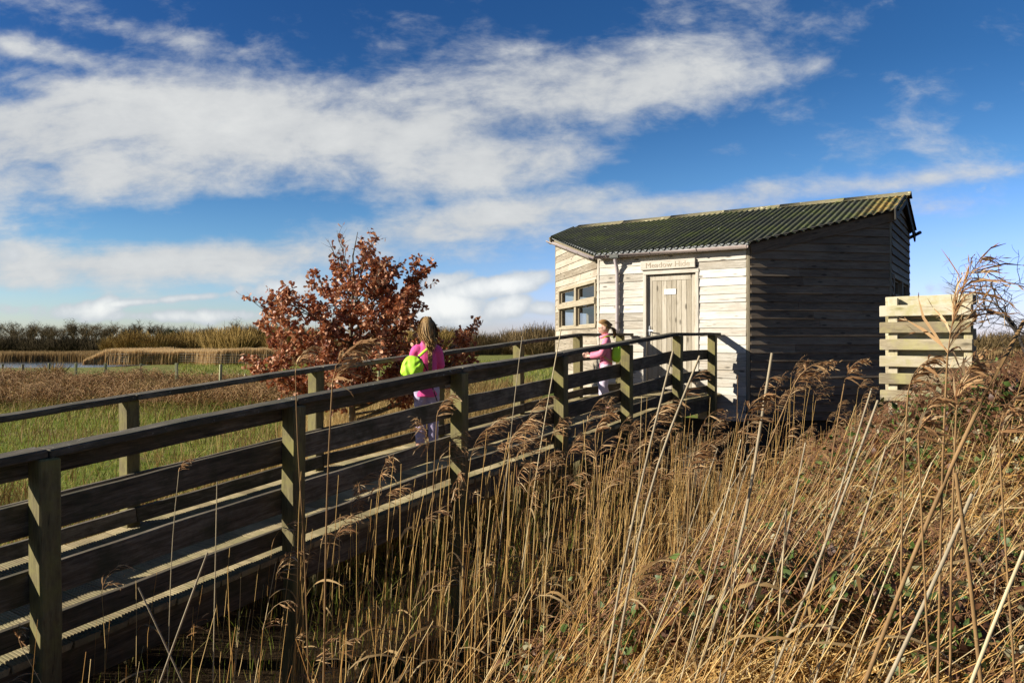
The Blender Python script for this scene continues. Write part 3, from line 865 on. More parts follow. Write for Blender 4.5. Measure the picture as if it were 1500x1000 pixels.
WINZ = (EYE + .27, EYE + 1.13)
def make_window(parent, Mw, x0, x1, z0, z1, cols=2, fm=None):
    """bank of windows: two rows of frames, each with its own pane"""
    fm = fm or M['frame']
    w = mobj('window', bevel_box_mesh('window', x1 - x0 + .12, .05, .055, fm, .004), parent, Mw @ Matrix.Translation(((x0 + x1) / 2, -.032, z0 - .01)))
    def bar(name, xa, xb, za, zb, y=0.0, th=.07):
        if xb - xa > zb - za:
            me = bevel_box_mesh(name, xb - xa, th, zb - za, fm, .004)
            mobj(name, me, w, Mw @ Matrix.Translation(((xa + xb) / 2, y, (za + zb) / 2)))
        else:
            me = bevel_box_mesh(name, zb - za, th, xb - xa, fm, .004)
            mobj(name, me, w, Mw @ Matrix.Translation(((xa + xb) / 2, y, (za + zb) / 2)) @ Matrix.Rotation(R(-90), 4, 'Y'))
    zm0, zm1 = z0 + .45, z0 + .535
    bar('frame', x0 - .05, x1 + .05, z1 - .045, z1 + .02, -.018)
    bar('frame', x0 - .05, x1 + .05, zm0 - .03, zm1, -.030, .085)
    bar('frame', x0 - .052, x0 + .03, z0 + .018, z1 - .046, -.012)
    bar('frame', x1 - .03, x1 + .052, z0 + .018, z1 - .046, -.012)
    step = (x1 - x0) / cols
    for c in range(cols):
        if c: bar('frame', x0 + c * step - .065, x0 + c * step + .065, z0 + .019, z1 - .047, -.008, .09)
        for (za, zb) in ((z0 + .018, zm0 - .032), (zm1 + .002, z1 - .047)):
            xa = x0 + c * step + (.03 if c == 0 else .065); xb = x0 + (c + 1) * step - (.03 if c == cols - 1 else .065)
            # narrow sash
            for (q0, q1, r0, r1) in ((xa, xb, za, za + .03), (xa, xb, zb - .03, zb), (xa, xa + .03, za + .031, zb - .031), (xb - .03, xb, za + .031, zb - .031)):
                bar('sash', q0, q1, r0, r1, .022, .03)
            me = new_mesh('pane', [(xa + .03, .024, za + .03), (xb - .03, .024, za + .03), (xb - .03, .024, zb - .03), (xa + .03, .024, zb - .03)], [(0, 1, 2, 3)], M['glass'])
            mobj('pane', me, w, Mw)
    return w

DOOR = (.885, 1.81)             # s range of the door
for i in range(8):
    A, Bp = POLY[i], POLY[(i + 1) % 8]
    Mw, L = wall_matrix(A, Bp)
    ha, hb = roof_h(A[1]) + .0, roof_h(Bp[1]) + .0
    tops = [(0, ha - .02), (L, hb - .02)]
    if i in (2, 6): tops = [(0, ha - .02), (L / 2, roof_h(PR) - .02), (L, hb - .02)]
    holes = []
    wins = []
    if i == 0: holes = [(2.78 - DOOR[1] - .03, 2.78 - DOOR[0] + .03, WALL0 - .1, EYE + 1.185)]
    if i == 7: wins = [(.42, 3.17)]
    if i == 2: wins = [(.25, L - .25)]
    if i in (3, 5): wins = [(.35, L - .35)]
    if i == 6: wins = [(.3, L - .3)]
    if i == 4: wins = []
    for (a, b) in wins: holes.append((a, b, WINZ[0], WINZ[1]))
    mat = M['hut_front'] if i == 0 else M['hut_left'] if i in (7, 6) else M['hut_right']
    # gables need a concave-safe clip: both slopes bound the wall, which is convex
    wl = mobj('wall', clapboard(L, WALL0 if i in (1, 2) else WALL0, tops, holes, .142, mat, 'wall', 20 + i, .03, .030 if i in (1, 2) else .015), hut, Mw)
    for (a, b) in wins: make_window(hut, Mw, a, b, WINZ[0], WINZ[1], 2 if b - a < 3.0 else 2)
# corner posts
for i, (s, p) in enumerate(POLY):
    top = roof_h(p) - .05
    c = sp(s, p); ctr = sp(1.5, 3.25)
    o_ = (c - ctr).normalized()
    me = bevel_box_mesh('corner_post', top - WALL0, .055, .055, M['hut_front'] if i in (0,) else M['frame'], .006, 1, .001, 5)
    Mx = Matrix.Translation(Vector((c.x, c.y, (WALL0 + top) / 2)) - o_ * .008) @ Matrix.Rotation(math.atan2(o_.y, o_.x), 4, 'Z') @ Matrix.Rotation(R(-90), 4, 'Y')
    mobj('corner_post', me, hut, Mx)
# dark boards added below the walls so the underside reads as shade
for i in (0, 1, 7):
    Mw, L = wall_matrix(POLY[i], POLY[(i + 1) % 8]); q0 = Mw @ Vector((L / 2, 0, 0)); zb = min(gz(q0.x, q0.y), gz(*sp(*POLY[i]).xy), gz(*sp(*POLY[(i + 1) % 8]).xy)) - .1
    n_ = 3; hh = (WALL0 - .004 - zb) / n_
    sk = clapboard(L, zb, [(0, WALL0 - .003), (L, WALL0 - .003)], [], hh, M['dark'], 'shade_skirting', 70 + i, .04)
    mobj('shade_skirting', sk, hut, Mw @ Matrix.Translation((0, .035, 0)))
# floor
me = new_mesh('floor', [sp(s * .985 + .02, p * .985 + .05, FLOOR) for s, p in POLY] + [sp(s * .985 + .02, p * .985 + .05, FLOOR - .12) for s, p in POLY],
              [tuple(range(8))[::-1], tuple(range(8, 16))] + [(i, (i + 1) % 8, 8 + (i + 1) % 8, 8 + i) for i in range(8)], M['interior'])
mobj('floor', me, hut, Matrix.Identity(4))
# stilts under the hut
for (s, p) in ((.15, .15), (2.6, .15), (-1.7, 2.0), (-1.7, 4.5), (4.9, 2.5), (1.4, 3.2)):
    q = sp(s, p); zb = gz(q.x, q.y) - .2
    me = bevel_box_mesh('stilt', WALL0 + .3 - zb, .14, .14, M['post'], .01)
    mobj('stilt', me, hut, Matrix.Translation((q.x, q.y, (WALL0 + .3 + zb) / 2)) @ Matrix.Rotation(R(-90), 4, 'Y'))

# roof: corrugated sheets cut along the eaves (hut frame: x to the right of the door = -s, y = p)
def p_edge(s): return max(-.14, -s - .19, (s - 2.78) - .19)
def roof_sheet():
    g = Geo(); pitch, amp = .115, .021
    s = np.arange(-2.02, 5.2501, pitch / 8); NS = len(s)
    pm = np.array([min(PR - .05, p_edge(a)) for a in s])
    K = 6; t = np.linspace(0, 1, K)
    for side in (0, 1):
        p = pm[:, None] + (PR + .004 - pm[:, None]) * t[None]
        # two courses of sheets with a lap
        z = EAVE + .045 + SLOPE * p + amp * np.cos(s / pitch * 2 * np.pi)[:, None] + .006 * np.sin(s * 1.3)[:, None]
        y = p if side == 0 else 2 * PR - p
        for dz in (0, -.009):
            vx = np.stack([np.broadcast_to(-s[:, None], p.shape), y, z + dz - FLOOR], -1).reshape(-1, 3)
            idx = np.arange(NS * K).reshape(NS, K)
            q = np.stack([idx[:-1, :-1], idx[1:, :-1], idx[1:, 1:], idx[:-1, 1:]], -1).reshape(-1, 4)
            g.add(vx, q)
    return g.mesh('roof', M['roof'], True)
roof = mobj('roof', roof_sheet(), hut, HUT_M)
# ridge capping in lengths, an inverted shallow V with a rolled top
g = Geo(); seams = np.linspace(-2.06, 5.02, 7)
for k in range(6):
    prof = [(-.20, -.066), (-.10, -.028), (-.04, .012), (0, .026), (.04, .012), (.10, -.028), (.20, -.066)]
    up = .058 + (.004 if k % 2 else 0); vs = []
    for s in (seams[k] - (.03 if k else 0), seams[k + 1]):
        for (dp, dz) in prof: vs.append((-s, PR + dp, roof_h(PR) - FLOOR + dz + up))
        for (dp, dz) in prof[::-1]: vs.append((-s, PR + dp, roof_h(PR) - FLOOR + dz + up - .018))
    n = 14; qs = [[i, (i + 1) % n, n + (i + 1) % n, n + i] for i in range(n)]
    qs += [[i, i + 1, n - 2 - i, n - 1 - i] for i in range(6)] + [[n + n - 1 - i, n + n - 2 - i, n + i + 1, n + i] for i in range(6)]
    g.add(vs, qs)
mobj('ridge_cap', g.mesh('ridge_cap', M['ridge']), roof, HUT_M)

# fascias, gutters and bargeboards along the edges
def edge_pts(i, off, dz):
    A, Bp = POLY[i], POLY[(i + 1) % 8]
    a, b = sp(*A), sp(*Bp); x = (b - a).normalized(); n_ = Vector((x.y, -x.x, 0))
    return a + n_ * off + UP * (roof_h(A[1]) + dz), b + n_ * off + UP * (roof_h(Bp[1]) + dz), x, n_
a, b, x, n_ = edge_pts(0, .075, -.012)
beam('eave_filler', a - x * .04, b + x * .04, .10, .05, M['flash'], hut, .006, .0005, 4)
a, b, x, n_ = edge_pts(7, .06, .0)
beam('eave_filler', a - x * .06, b + x * .02, .10, .05, M['flash'], hut, .006, .0005, 4)
a, b, x, n_ = edge_pts(7, .045, -.095)
beam('bargeboard', a - x * .02, b - x * .01, .025, .13, M['frame'], hut, .004, .0005, 4)
a, b, x, n_ = edge_pts(1, .05, -.10)
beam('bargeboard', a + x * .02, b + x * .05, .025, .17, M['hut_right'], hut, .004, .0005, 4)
a, b, x, n_ = edge_pts(1, .075, .005)
g = Geo(); tube1(g, [a - x * .02, a.lerp(b, .5), b + x * .10], .026, 8); mobj('edge_trim', g.mesh('edge_trim', M['dark'], True), hut, Matrix.Identity(4))
def gutter(i, off, dz, e0, e1, mat):
    """open half-round trough"""
    a, b, x, n_ = edge_pts(i, off, dz); a = a - x * e0; b = b + x * e1
    g = Geo(); ring = []
    for rr in (.055, .047):
        ring += [(math.cos(t) * rr, math.sin(t) * rr) for t in (np.linspace(math.pi, 2 * math.pi, 9) if rr > .05 else np.linspace(2 * math.pi, math.pi, 9))]
    n = len(ring); vs = [e + n_ * c - UP * 0 + UP * s_ for e in (a, b) for (c, s_) in ring]
    g.add(vs, [[k, (k + 1) % n, n + (k + 1) % n, n + k] for k in range(n)] + [[k, k + 1, n - 2 - k, n - 1 - k] for k in range(8)] + [[n + n - 1 - k, n + n - 2 - k, n + k + 1, n + k] for k in range(8)])
    gu = mobj('gutter', g.mesh('gutter', mat, False), hut, Matrix.Identity(4))
    L = (b - a).length
    for f in np.arange(.25, L, .85):
        c = a + (b - a).normalized() * f
        g = Geo(); g.tubes(np.array([[tuple(c + n_ * (math.cos(t) * .058) + UP * (math.sin(t) * .058)) for t in np.linspace(math.pi, 2 * math.pi, 9)]]), np.full((1, 9), .007), 4)
        mobj('bracket', g.mesh('bracket', M['gutter']), gu, Matrix.Identity(4))
    return gu
gutter(0, .155, -.045, -.01, .03, M['gutter'])
gutter(7, .145, -.045, .22, .0, M['gutter'])
# back gutter, whose end shows beyond the gable
a, b, x, n_ = edge_pts(3, .17, -.05)
g = Geo(); tube1(g, [a - x * .13, b], .036, 8); mobj('gutter', g.mesh('gutter', M['pipejoint'], True), hut, Matrix.Identity(4))
# gable bargeboards on the right end
for (p0, p1) in ((1.72, PR), (PR, 4.86)):
    a = sp(-1.97, p0, roof_h(p0) - .05); b = sp(-1.97, p1, roof_h(p1) - .05)
    if p0 < PR: a = sp(-1.97, p0, EAVE + SLOPE * p0 - .04); b = sp(-1.97, p1, EAVE + SLOPE * p1 - .04)
    beam('bargeboard', a, b, .03, .19, M['dark'], hut, .004, .0005, 3)
for (p0, p1) in ((2.2, PR), (PR, 4.3)):
    beam('bargeboard', sp(5.2, p0, roof_h(p0) - .05), sp(5.2, p1, roof_h(p1) - .05), .03, .17, M['frame'], hut, .004, .0005, 3)

# downpipe with a swept neck
sP = 2.36
g = Geo()
top = sp(sP, -.155, EAVE - .09)
tube1(g, [top, top - UP * .05, sp(sP, -.085, EAVE - .30), sp(sP, -.075, EAVE - .40), sp(sP, -.075, EYE - .2), sp(sP, -.075, WALL0 - .25)], .034, 12)
dp = mobj('downpipe', g.mesh('downpipe', M['pipe'], True), hut, Matrix.Identity(4))
me = bevel_box_mesh('outlet', .19, .125, .075, M['pipejoint'], .012, 2)
mobj('outlet', me, dp, frame_from(NR, UP, sp(sP, -.155, EAVE - .075)))
for z in (EYE + .32, EYE - .6):
    g = Geo(); tube1(g, [sp(sP, -.075, z - .015), sp(sP, -.075, z + .015)], .041, 12); tube1(g, [sp(sP + .06, -.052, z), sp(sP - .06, -.052, z)], .012, 6)
    mobj('clip', g.mesh('clip', M['gutter']), dp, Matrix.Identity(4))

# door of vertical boards with rails round it, recessed in the frame
Mw, L = wall_matrix(POLY[0], POLY[1])
xa, xb = 2.78 - DOOR[1], 2.78 - DOOR[0]; zt = EYE + 1.155
bm = bmesh.new(); n = 10
def bx(bm, x0, x1, y0, y1, z0, z1, bev=.004):
    vs = bmesh.ops.create_cube(bm, size=1)['verts']
    for v in vs: v.co = Vector(((x0 + x1) / 2 + v.co.x * (x1 - x0), (y0 + y1) / 2 + v.co.y * (y1 - y0), (z0 + z1) / 2 + v.co.z * (z1 - z0)))
    if bev:
        es = list({e for v in vs for e in v.link_edges}); bmesh.ops.bevel(bm, geom=es, offset=bev, segments=1, affect='EDGES')
st = .085
for k in range(8):
    w_ = (xb - xa - .02 - 2 * st) / 8; x0 = xa + .01 + st + k * w_
    bx(bm, x0 + .0012, x0 + w_ - .0012, .028, .052, FLOOR + .02, zt - .102, .004)
bx(bm, xa + .008, xa + .008 + st, .022, .054, FLOOR + .02, zt, .004); bx(bm, xb - .008 - st, xb - .008, .022, .054, FLOOR + .02, zt, .004)
bx(bm, xa + .008 + st + .001, xb - .008 - st - .001, .0225, .054, zt - .10, zt, .004)
# local x must follow the grain: the door mesh is turned on its side
Rm = Matrix.Rotation(R(-90), 4, 'Y')
bmesh.ops.transform(bm, matrix=Rm.inverted(), verts=bm.verts)
me = bpy.data.meshes.new('door'); bm.to_mesh(me); bm.free(); me.materials.append(M['door'])
door = mobj('door', me, hut, Mw @ Rm)
for (x0, x1, z0, z1) in ((xa - .055, xa + .004, FLOOR - .05, zt + .012), (xb - .004, xb + .05, FLOOR - .05, zt + .012)):
    mobj('door_frame', bevel_box_mesh('door_frame', z1 - z0, .085, x1 - x0, M['sign'], .004), hut, Mw @ Matrix.Translation(((x0 + x1) / 2, .004, (z0 + z1) / 2)) @ Rm)
mobj('door_frame', bevel_box_mesh('door_frame', xb - xa + .105, .085, .07, M['sign'], .004), hut, Mw @ Matrix.Translation(((xa + xb) / 2, .0045, zt + .050)))
mobj('notice', bevel_box_mesh('notice', .215, .006, .095, M['white'], .001), door, Mw @ Matrix.Translation((xa + .435, .020, EYE + .855)))
g = Geo(); hz = EYE + .17
bm = bmesh.new(); bx(bm, xa + .022, xa + .062, .008, .0215, hz - .085, hz + .085, .004)
me = bpy.data.meshes.new('handle'); bm.to_mesh(me); bm.free(); me.materials.append(M['metal'])
hd = mobj('handle', me, door, Mw)
tube1(g, [(xa + .045, .012, hz), (xa + .045, -.03, hz), (xa + .075, -.045, hz), (xa + .16, -.045, hz - .005)], .011, 8)
mobj('lever', g.mesh('lever', M['metal'], True), hd, Mw)
# sign board over the door
sx0, sx1, sz0, sz1 = 2.78 - 1.90, 2.78 - .885, EYE + 1.252, EYE + 1.412
sg = mobj('sign_board', bevel_box_mesh('sign_board', sx1 - sx0, .045, sz1 - sz0, M['sign'], .006, 1, .0008, 6), hut, Mw @ Matrix.Translation(((sx0 + sx1) / 2, -.050, (sz0 + sz1) / 2)))
fc = bpy.data.curves.new('lettering', 'FONT'); fc.body = 'Meadow Hide'; fc.size = .135; fc.align_x = 'CENTER'; fc.align_y = 'CENTER'; fc.extrude = .002; fc.resolution_u = 4

fo = bpy.data.objects.new('tmp_text', fc); COL.objects.link(fo)
bpy.context.view_layer.update()
dg = bpy.context.evaluated_depsgraph_get()
me = bpy.data.meshes.new_from_object(fo.evaluated_get(dg)); bpy.data.objects.remove(fo)
me.materials.clear(); me.materials.append(M['carve']); me.name = 'lettering'
mobj('lettering', me, sg, Mw @ Matrix.Translation(((sx0 + sx1) / 2, -.0735, (sz0 + sz1) / 2 - .005)) @ Matrix.Rotation(R(90), 4, 'X') @ Matrix.Diagonal((1.08, 1, 1, 1)))

# ------------------------------------------------------------------ boardwalk
ctr = bt(1.3, 6, 0)
bw = thing('boardwalk', 'ramped timber boardwalk of grooved planks leading up to the hut door', 'boardwalk', Matrix.Translation((ctr.x, ctr.y, gz(ctr.x, ctr.y))))
# planks across, each with a grooved top
bm = bmesh.new(); t = -.0; pw = .143
rr = random.Random(3)
prof = []
NG = 8
for k in range(NG):
    x0 = k / NG; prof += [(x0 + .008, -.0045), (x0 + .032, 0), (x0 + .095, 0), (x0 + .119, -.0045)]
prof = [(min(.99, a), b) for a, b in prof]
while t < 13.6:
    s0 = S_NEAR - .02 + rr.uniform(-.006, .005); s1 = S_FAR + .02 + rr.uniform(-.012, .012)
    dzr = rr.uniform(-.003, .003)
    rings = []
    for s in (s0, s1):
        ring = [bt(s, t + a * (pw - .004), deck_h(t + a * (pw - .004)) + b + dzr) for a, b in prof]
        ring += [bt(s, t + .99 * (pw - .004), deck_h(t + pw) - .036), bt(s, t + .012, deck_h(t) - .036)]
        rings.append([bm.verts.new(q) for q in ring])
    n = len(rings[0])
    bm.faces.new(rings[0]); bm.faces.new(rings[1][::-1])
    for i in range(n): bm.faces.new((rings[0][i], rings[1][i], rings[1][(i + 1) % n], rings[0][(i + 1) % n]))
    t += pw
bmesh.ops.recalc_face_normals(bm, faces=bm.faces)
Md = frame_from(D2, UP, ctr)
bmesh.ops.transform(bm, matrix=Md.inverted(), verts=bm.verts)
me = bpy.data.meshes.new('deck'); bm.to_mesh(me); bm.free(); me.materials.append(M['deck'])
mobj('deck', me, bw, Md)
seg = [-.05, 1.91, 3.64, 5.29, 7.06, 8.87, 10.42, 12.2, 13.5]
for s in (S_NEAR + .07, (S_NEAR + S_FAR) / 2, S_FAR - .07):
    for t0, t1 in zip(seg[:-1], seg[1:]):
        beam('bearer', bt(s, t1 - .002, deck_h(t1) - .15), bt(s, t0 + .002, deck_h(t0) - .15), .05, .215, M['board'], bw, .005, .001, 3)

def railing(name, label, s, inner, posts, under, far=False):
    """posts, a flat handrail, and boards on the inner face of the posts; inner = +1 / -1 in s"""
    p0 = bt(s, posts[len(posts) // 2])
    rl = thing(name, label, 'railing', Matrix.Translation((p0.x, p0.y, deck_h(posts[len(posts) // 2]))))
    PX, PY = .134, .102
    for t in posts:
        q = bt(s, t); zb = gz(q.x, q.y) - .35; zt = rail_h(t) - .047
        me = bevel_box_mesh('post', zt - zb, PX, PY, M['post'], .008, 1, .002, 8)
        Mx = frame_from(B2, UP, Vector((q.x, q.y, (zt + zb) / 2))) @ Matrix.Rotation(R(-90), 4, 'Y')
        Mx = frame_from(B2, UP, Vector((q.x, q.y, (zt + zb) / 2))) @ Matrix.Rotation(random.uniform(-.006, .006), 4, 'X') @ Matrix.Rotation(R(-90), 4, 'Y') @ Matrix.Rotation(R(0), 4, 'X')
        mobj('post', me, rl, Mx)
    sb = s + inner * (PX / 2 + .022)
    ends = [posts[0] - .34] + posts[1:-1] + [posts[-1]]
    for t0, t1 in zip(ends[:-1], ends[1:]):
        a0, a1 = t0 + .002, t1 - .002
        if t0 == ends[0] and False: a0 = t0
        sc = s + inner * .035
        beam('handrail', bt(sc, a1, rail_h(a1) - .0235), bt(sc, a0, rail_h(a0) - .0235), .155, .045, M['cap'], rl, .007, .0022, 10)
        t_mid = (t0 + t1) / 2
        if under(t_mid):
            beam('rail_board', bt(sb, a1, rail_h(a1) - .098), bt(sb, a0, rail_h(a0) - .098), .042, .10, M['board'], rl, .005, .002, 10)
        for c, h in ((.36, .165), (.70, .165), (.935, .115)):
            j = random.uniform(-.008, .008)
            b0 = posts[0] - .06 if t0 == ends[0] else a0
            beam('rail_board', bt(sb, a1, rail_h(a1) - c + j), bt(sb, b0, rail_h(b0) - c + j), .042, h + random.uniform(-.006, .006), M['board'], rl, .005, .002, 10)
    return rl
NEARP = [.41, 1.91, 3.64, 5.29, 7.06, 8.87, 10.42, 12.2, 13.9]
FARP = [.42, 1.93, 3.64, 5.40, 7.26, 9.12, 10.9, 12.7]
railing('boardwalk_railing', 'weathered timber railing on the near side of the boardwalk, beside the reeds', S_NEAR, 1, NEARP, lambda t: t > 5.29)
railing('boardwalk_railing', 'weathered timber railing on the far side of the boardwalk, beside the meadow', S_FAR, -1, FARP, lambda t: False, True)
# ------------------------------------------------------------------ young oak with copper winter leaves
M['oak_bark'] = plain('oak_bark', (.15, .125, .085), .85, .35, 9, spec=.15, bumpv=.3)
M['oak_leaf'] = leafy('copper_oak_leaf', [(0, (.22, .060, .028)), (.35, (.42, .14, .058)), (.7, (.60, .26, .12)), (1, (.78, .47, .28))], .5, .22, .45)
YO = 12.5
ob = at(515, 560, YO); oz = gz(ob.x, YO)
oak = thing('oak_tree', 'young oak holding copper brown winter leaves, beyond the far railing', 'tree', Matrix.Translation((ob.x, YO, oz)))
ro = np.random.default_rng(5)
bg_ = Geo(); leaf_at = []
def bez(p0, p1, p2, K):
    t = np.linspace(0, 1, K)[:, None]; return (1 - t) ** 2 * p0 + 2 * t * (1 - t) * p1 + t ** 2 * p2
trunk = [np.array(at(px, py, YO + dy)) for px, py, dy in [(517, 640, 0), (516, 590, .02), (514, 520, .0), (515, 455, .05), (518, 415, .0), (517, 375, .03), (524, 340, .0)]]
trunk[0][2] = oz - .1
bg_.tubes(np.array([trunk]), np.array([[.065, .056, .046, .034, .022, .013, .005]]), 7)
mobj('trunk', bg_.mesh('trunk', M['oak_bark'], True), oak, Matrix.Identity(4))
bg_ = Geo()
# main limbs end where the photograph shows leafy or bare shoots: (px, py, depth offset, root height 0..1, leafiness)
LIMB = [(363, 432, -.2, .34, .75), (392, 462, .5, .34, 1), (418, 436, -.5, .40, 1), (436, 440, .3, .42, 1), (462, 420, .6, .50, .8), (352, 522, -.3, .20, .6), (372, 545, .5, .18, 1.1), (402, 552, -.6, .16, 1.2),
        (440, 560, .7, .18, 1.2), (400, 500, .1, .26, 1.2), (430, 490, -.8, .28, 1.2), (470, 470, -.7, .38, 1.2), (480, 520, -1.0, .28, 1.2), (500, 560, -.9, .2, 1.1), (470, 545, 1.0, .22, 1.1),
        (487, 366, .1, .62, .12), (502, 352, -.1, .66, .12), (548, 348, .0, .62, .45), (541, 372, .3, .58, .8), (498, 405, .4, .55, .9), (530, 412, -.4, .52, 1.1), (556, 405, .2, .52, 1.0),
        (577, 398, -.2, .50, .5), (590, 382, .2, .46, .9), (634, 388, -.1, .42, 1.0), (628, 415, .3, .42, 1.1), (606, 425, -.4, .40, 1.1), (618, 452, .4, .36, 1.0), (590, 450, -.6, .36, 1.2), (570, 430, .5, .44, 1.2),
        (600, 482, .2, .30, 1.1), (612, 500, -.5, .28, 1.0), (580, 500, .6, .28, 1.2), (560, 520, -.8, .26, 1.2), (545, 470, -.6, .38, 1.2), (530, 450, .7, .42, 1.2), (505, 450, -.2, .44, 1.1), (520, 500, .8, .32, 1.2), (590, 545, .4, .2, 1.1), (560, 560, -.5, .18, 1.1), (535, 540, 1.0, .22, 1.0),
        (703, 478, -.1, .16, .75), (684, 508, .3, .15, 1.0), (690, 532, -.3, .13, 1.0), (650, 515, .3, .18, 1.0), (662, 548, -.4, .14, 1.0), (640, 545, .5, .16, 1.0), (672, 528, .0, .13, 1.1)]
def on_trunk(f):
    k = f * (len(trunk) - 1); i = min(int(k), len(trunk) - 2); return trunk[i] + (trunk[i + 1] - trunk[i]) * (k - i)
for (px, py, dy, f, lf) in LIMB:
    p0 = on_trunk(f); p2 = np.array(at(px, py, YO + dy * 1.15))
    mid = p0 + (p2 - p0) * .55; mid[2] -= .05 + .10 * np.linalg.norm((p2 - p0)[:2]) - .03
    mid += ro.normal(0, .04, 3)
    pts = bez(p0, mid, p2, 10) + np.cumsum(ro.normal(0, .007, (10, 3)), 0)
    L = np.linalg.norm(p2 - p0)
    bg_.tubes(pts[None], np.linspace(.012 + .007 * L, .002, 10)[None], 5)
    nt_ = int(9 + 11 * L)
    limbs_ = [(pts, L, nt_)]
    for b_ in range(3 if L > .7 else 1):                       # side branches fill the crown
        i = int(ro.integers(3, 8)); sd_ = unit(unit(pts[i + 1] - pts[i]) * .6 + ro.normal(0, .6, 3) + np.array([0, 0, .12])); l_ = L * ro.uniform(.22, .42)
        q_ = bez(pts[i], pts[i] + sd_ * l_ * .5 + ro.normal(0, .04, 3), pts[i] + sd_ * l_ + np.array([0, 0, .06]), 10)
        bg_.tubes(q_[None], np.linspace(.006 + .003 * L, .0016, 10)[None], 4)
        limbs_.append((q_, l_, int(5 + 11 * l_) if lf > .3 else 2))
    for (pts, L, nt_) in limbs_:
     for k in range(nt_):
         u_ = ro.uniform(.25, 1.0) ** .8
         i = min(int(u_ * 9), 8); a = pts[i] + (pts[i + 1] - pts[i]) * (u_ * 9 - i)
         ax_ = unit(pts[i + 1] - pts[i])
         d = unit(ax_ * .7 + ro.normal(0, .55, 3) + np.array([0, 0, .30])); l = ro.uniform(.10, .34) * (1.1 - .4 * u_)
         tw = np.array([a, a + d * l * .5 + ro.normal(0, .01, 3), a + d * l + np.array([0, 0, .02])])
         bg_.tubes(tw[None], np.array([[.0035, .0025, .0012]]), 3)
         nl = ro.poisson(10.5 * lf * (.45 + .55 * (1 - u_ * .35)))
         for j in range(nl):
             e = tw[0] + (tw[2] - tw[0]) * ro.uniform(.25, 1.05)
             leaf_at.append((e, d))
mobj('branch', bg_.mesh('branch', M['oak_bark'], True), oak, Matrix.Identity(4))
# lobed leaves, folded along the midrib and curled
g = Geo(); N = len(leaf_at)
E = np.array([a for a, _ in leaf_at]); Dv = np.array([b for _, b in leaf_at])
d = unit(Dv * .5 + ro.normal(0, .7, (N, 3)) + np.array([.05, 0, -.25])); s = unit(np.cross(d, ro.normal(0, 1, (N, 3)))); nn = np.cross(d, s)
L = ro.uniform(.048, .095, N)
prof = [(0, .02), (.2, .20), (.34, .16), (.5, .32), (.62, .24), (.8, .34), (.93, .20), (1.0, .03)]
curl = ro.uniform(-.35, .45, N); fold = ro.uniform(.05, .4, N)
vs = np.zeros((N, 8, 3, 3))
for k, (a, w_) in enumerate(prof):
    mid = E + d * (L * a)[:, None] + nn * (L * curl * a * a)[:, None]
    vs[:, k, 1] = mid
    for j, sg_ in ((0, -1), (2, 1)):
        vs[:, k, j] = mid + s * (sg_ * L * w_)[:, None] + nn * (L * w_ * fold)[:, None]
base = np.arange(N)[:, None] * 24; qs = []
for k in range(7):
    for j in range(2):
        qs.append(base + np.array([[k * 3 + j, k * 3 + j + 1, k * 3 + j + 4, k * 3 + j + 3]]))
g.add(vs.reshape(-1, 3), np.concatenate(qs))
mobj('crown', g.mesh('crown', M['oak_leaf']), oak, Matrix.Identity(4))

# ------------------------------------------------------------------ hawthorn at the right edge
M['thorn'] = plain('hawthorn_twig', (.05, .042, .036), .85, .3, 8, spec=.15)
hb = at(1560, 560, 7.6)
th = thing('hawthorn_bush', 'bare dark hawthorn twigs reaching in at the right edge', 'bush', Matrix.Translation((hb.x, hb.y, gz(hb.x, hb.y))))
g = Geo(); rh = np.random.default_rng(9)
def thorny(p, d, L, r, depth):
    K = 6; pts = [p]; q = p.copy()
    for k in range(K - 1):
        d = unit(d + rh.normal(0, .22, 3)); q = q + d * L / (K - 1); pts.append(q.copy())
    g.tubes(np.array([pts]), np.linspace(r, r * .45, K)[None], 4 if depth < 2 else 3)
    if depth >= 4: return
    for i in range(4 if depth else 7):
        k = rh.integers(1, K); nd = unit(d * .5 + rh.normal(0, .75, 3) + np.array([-.06, 0, .10]))
        thorny(pts[k], nd, L * rh.uniform(.5, .75), r * .55, depth + 1)
thorny(np.array([hb.x, hb.y, gz(hb.x, hb.y) - .1]), np.array([-.12, 0, 1.]), 1.25, .03, 0)
thorny(np.array([hb.x + .3, hb.y + .2, gz(hb.x, hb.y) - .1]), np.array([-.25, 0, 1.]), 1.1, .025, 1)
mobj('branch', g.mesh('branch', M['thorn']), th, Matrix.Identity(4))

# ------------------------------------------------------------------ slatted screen
xs = Vector((.824, -.566, 0)).normalized(); ns = Vector((xs.y, -xs.x, 0))     # ns faces the camera
YS = 8.6
c0 = at(1290, 498, YS)
def scr(px, h, off=0.0):
    """point on the screen plane under picture column px, h above eye level"""
    r = (px - 750) / F
    k = (r * c0.y - c0.x) / (xs.x - r * xs.y)
    v_ = c0 + xs * k; return Vector((v_.x, v_.y, EYE + h)) + ns * off
mid = scr(1358, 0)
sc_ = thing('slatted_screen', 'pale timber screen of spaced horizontal slats right of the hut', 'screen', Matrix.Translation((mid.x, mid.y, gz(mid.x, mid.y))))
def spx(py): return (498 - py) / F * YS
zb = gz(mid.x, mid.y) - .2
for px, wd in ((1309, .10), (1419, .09)):
    a = scr(px, spx(437 if px < 1350 else 434)); L = a.z - zb
    mobj('post', bevel_box_mesh('post', L, wd, .085, M['slat'], .008, 1, .001, 4), sc_, frame_from(xs, UP, Vector((a.x, a.y, (a.z + zb) / 2))) @ Matrix.Rotation(R(-90), 4, 'Y') @ Matrix.Rotation(R(90), 4, 'X'))
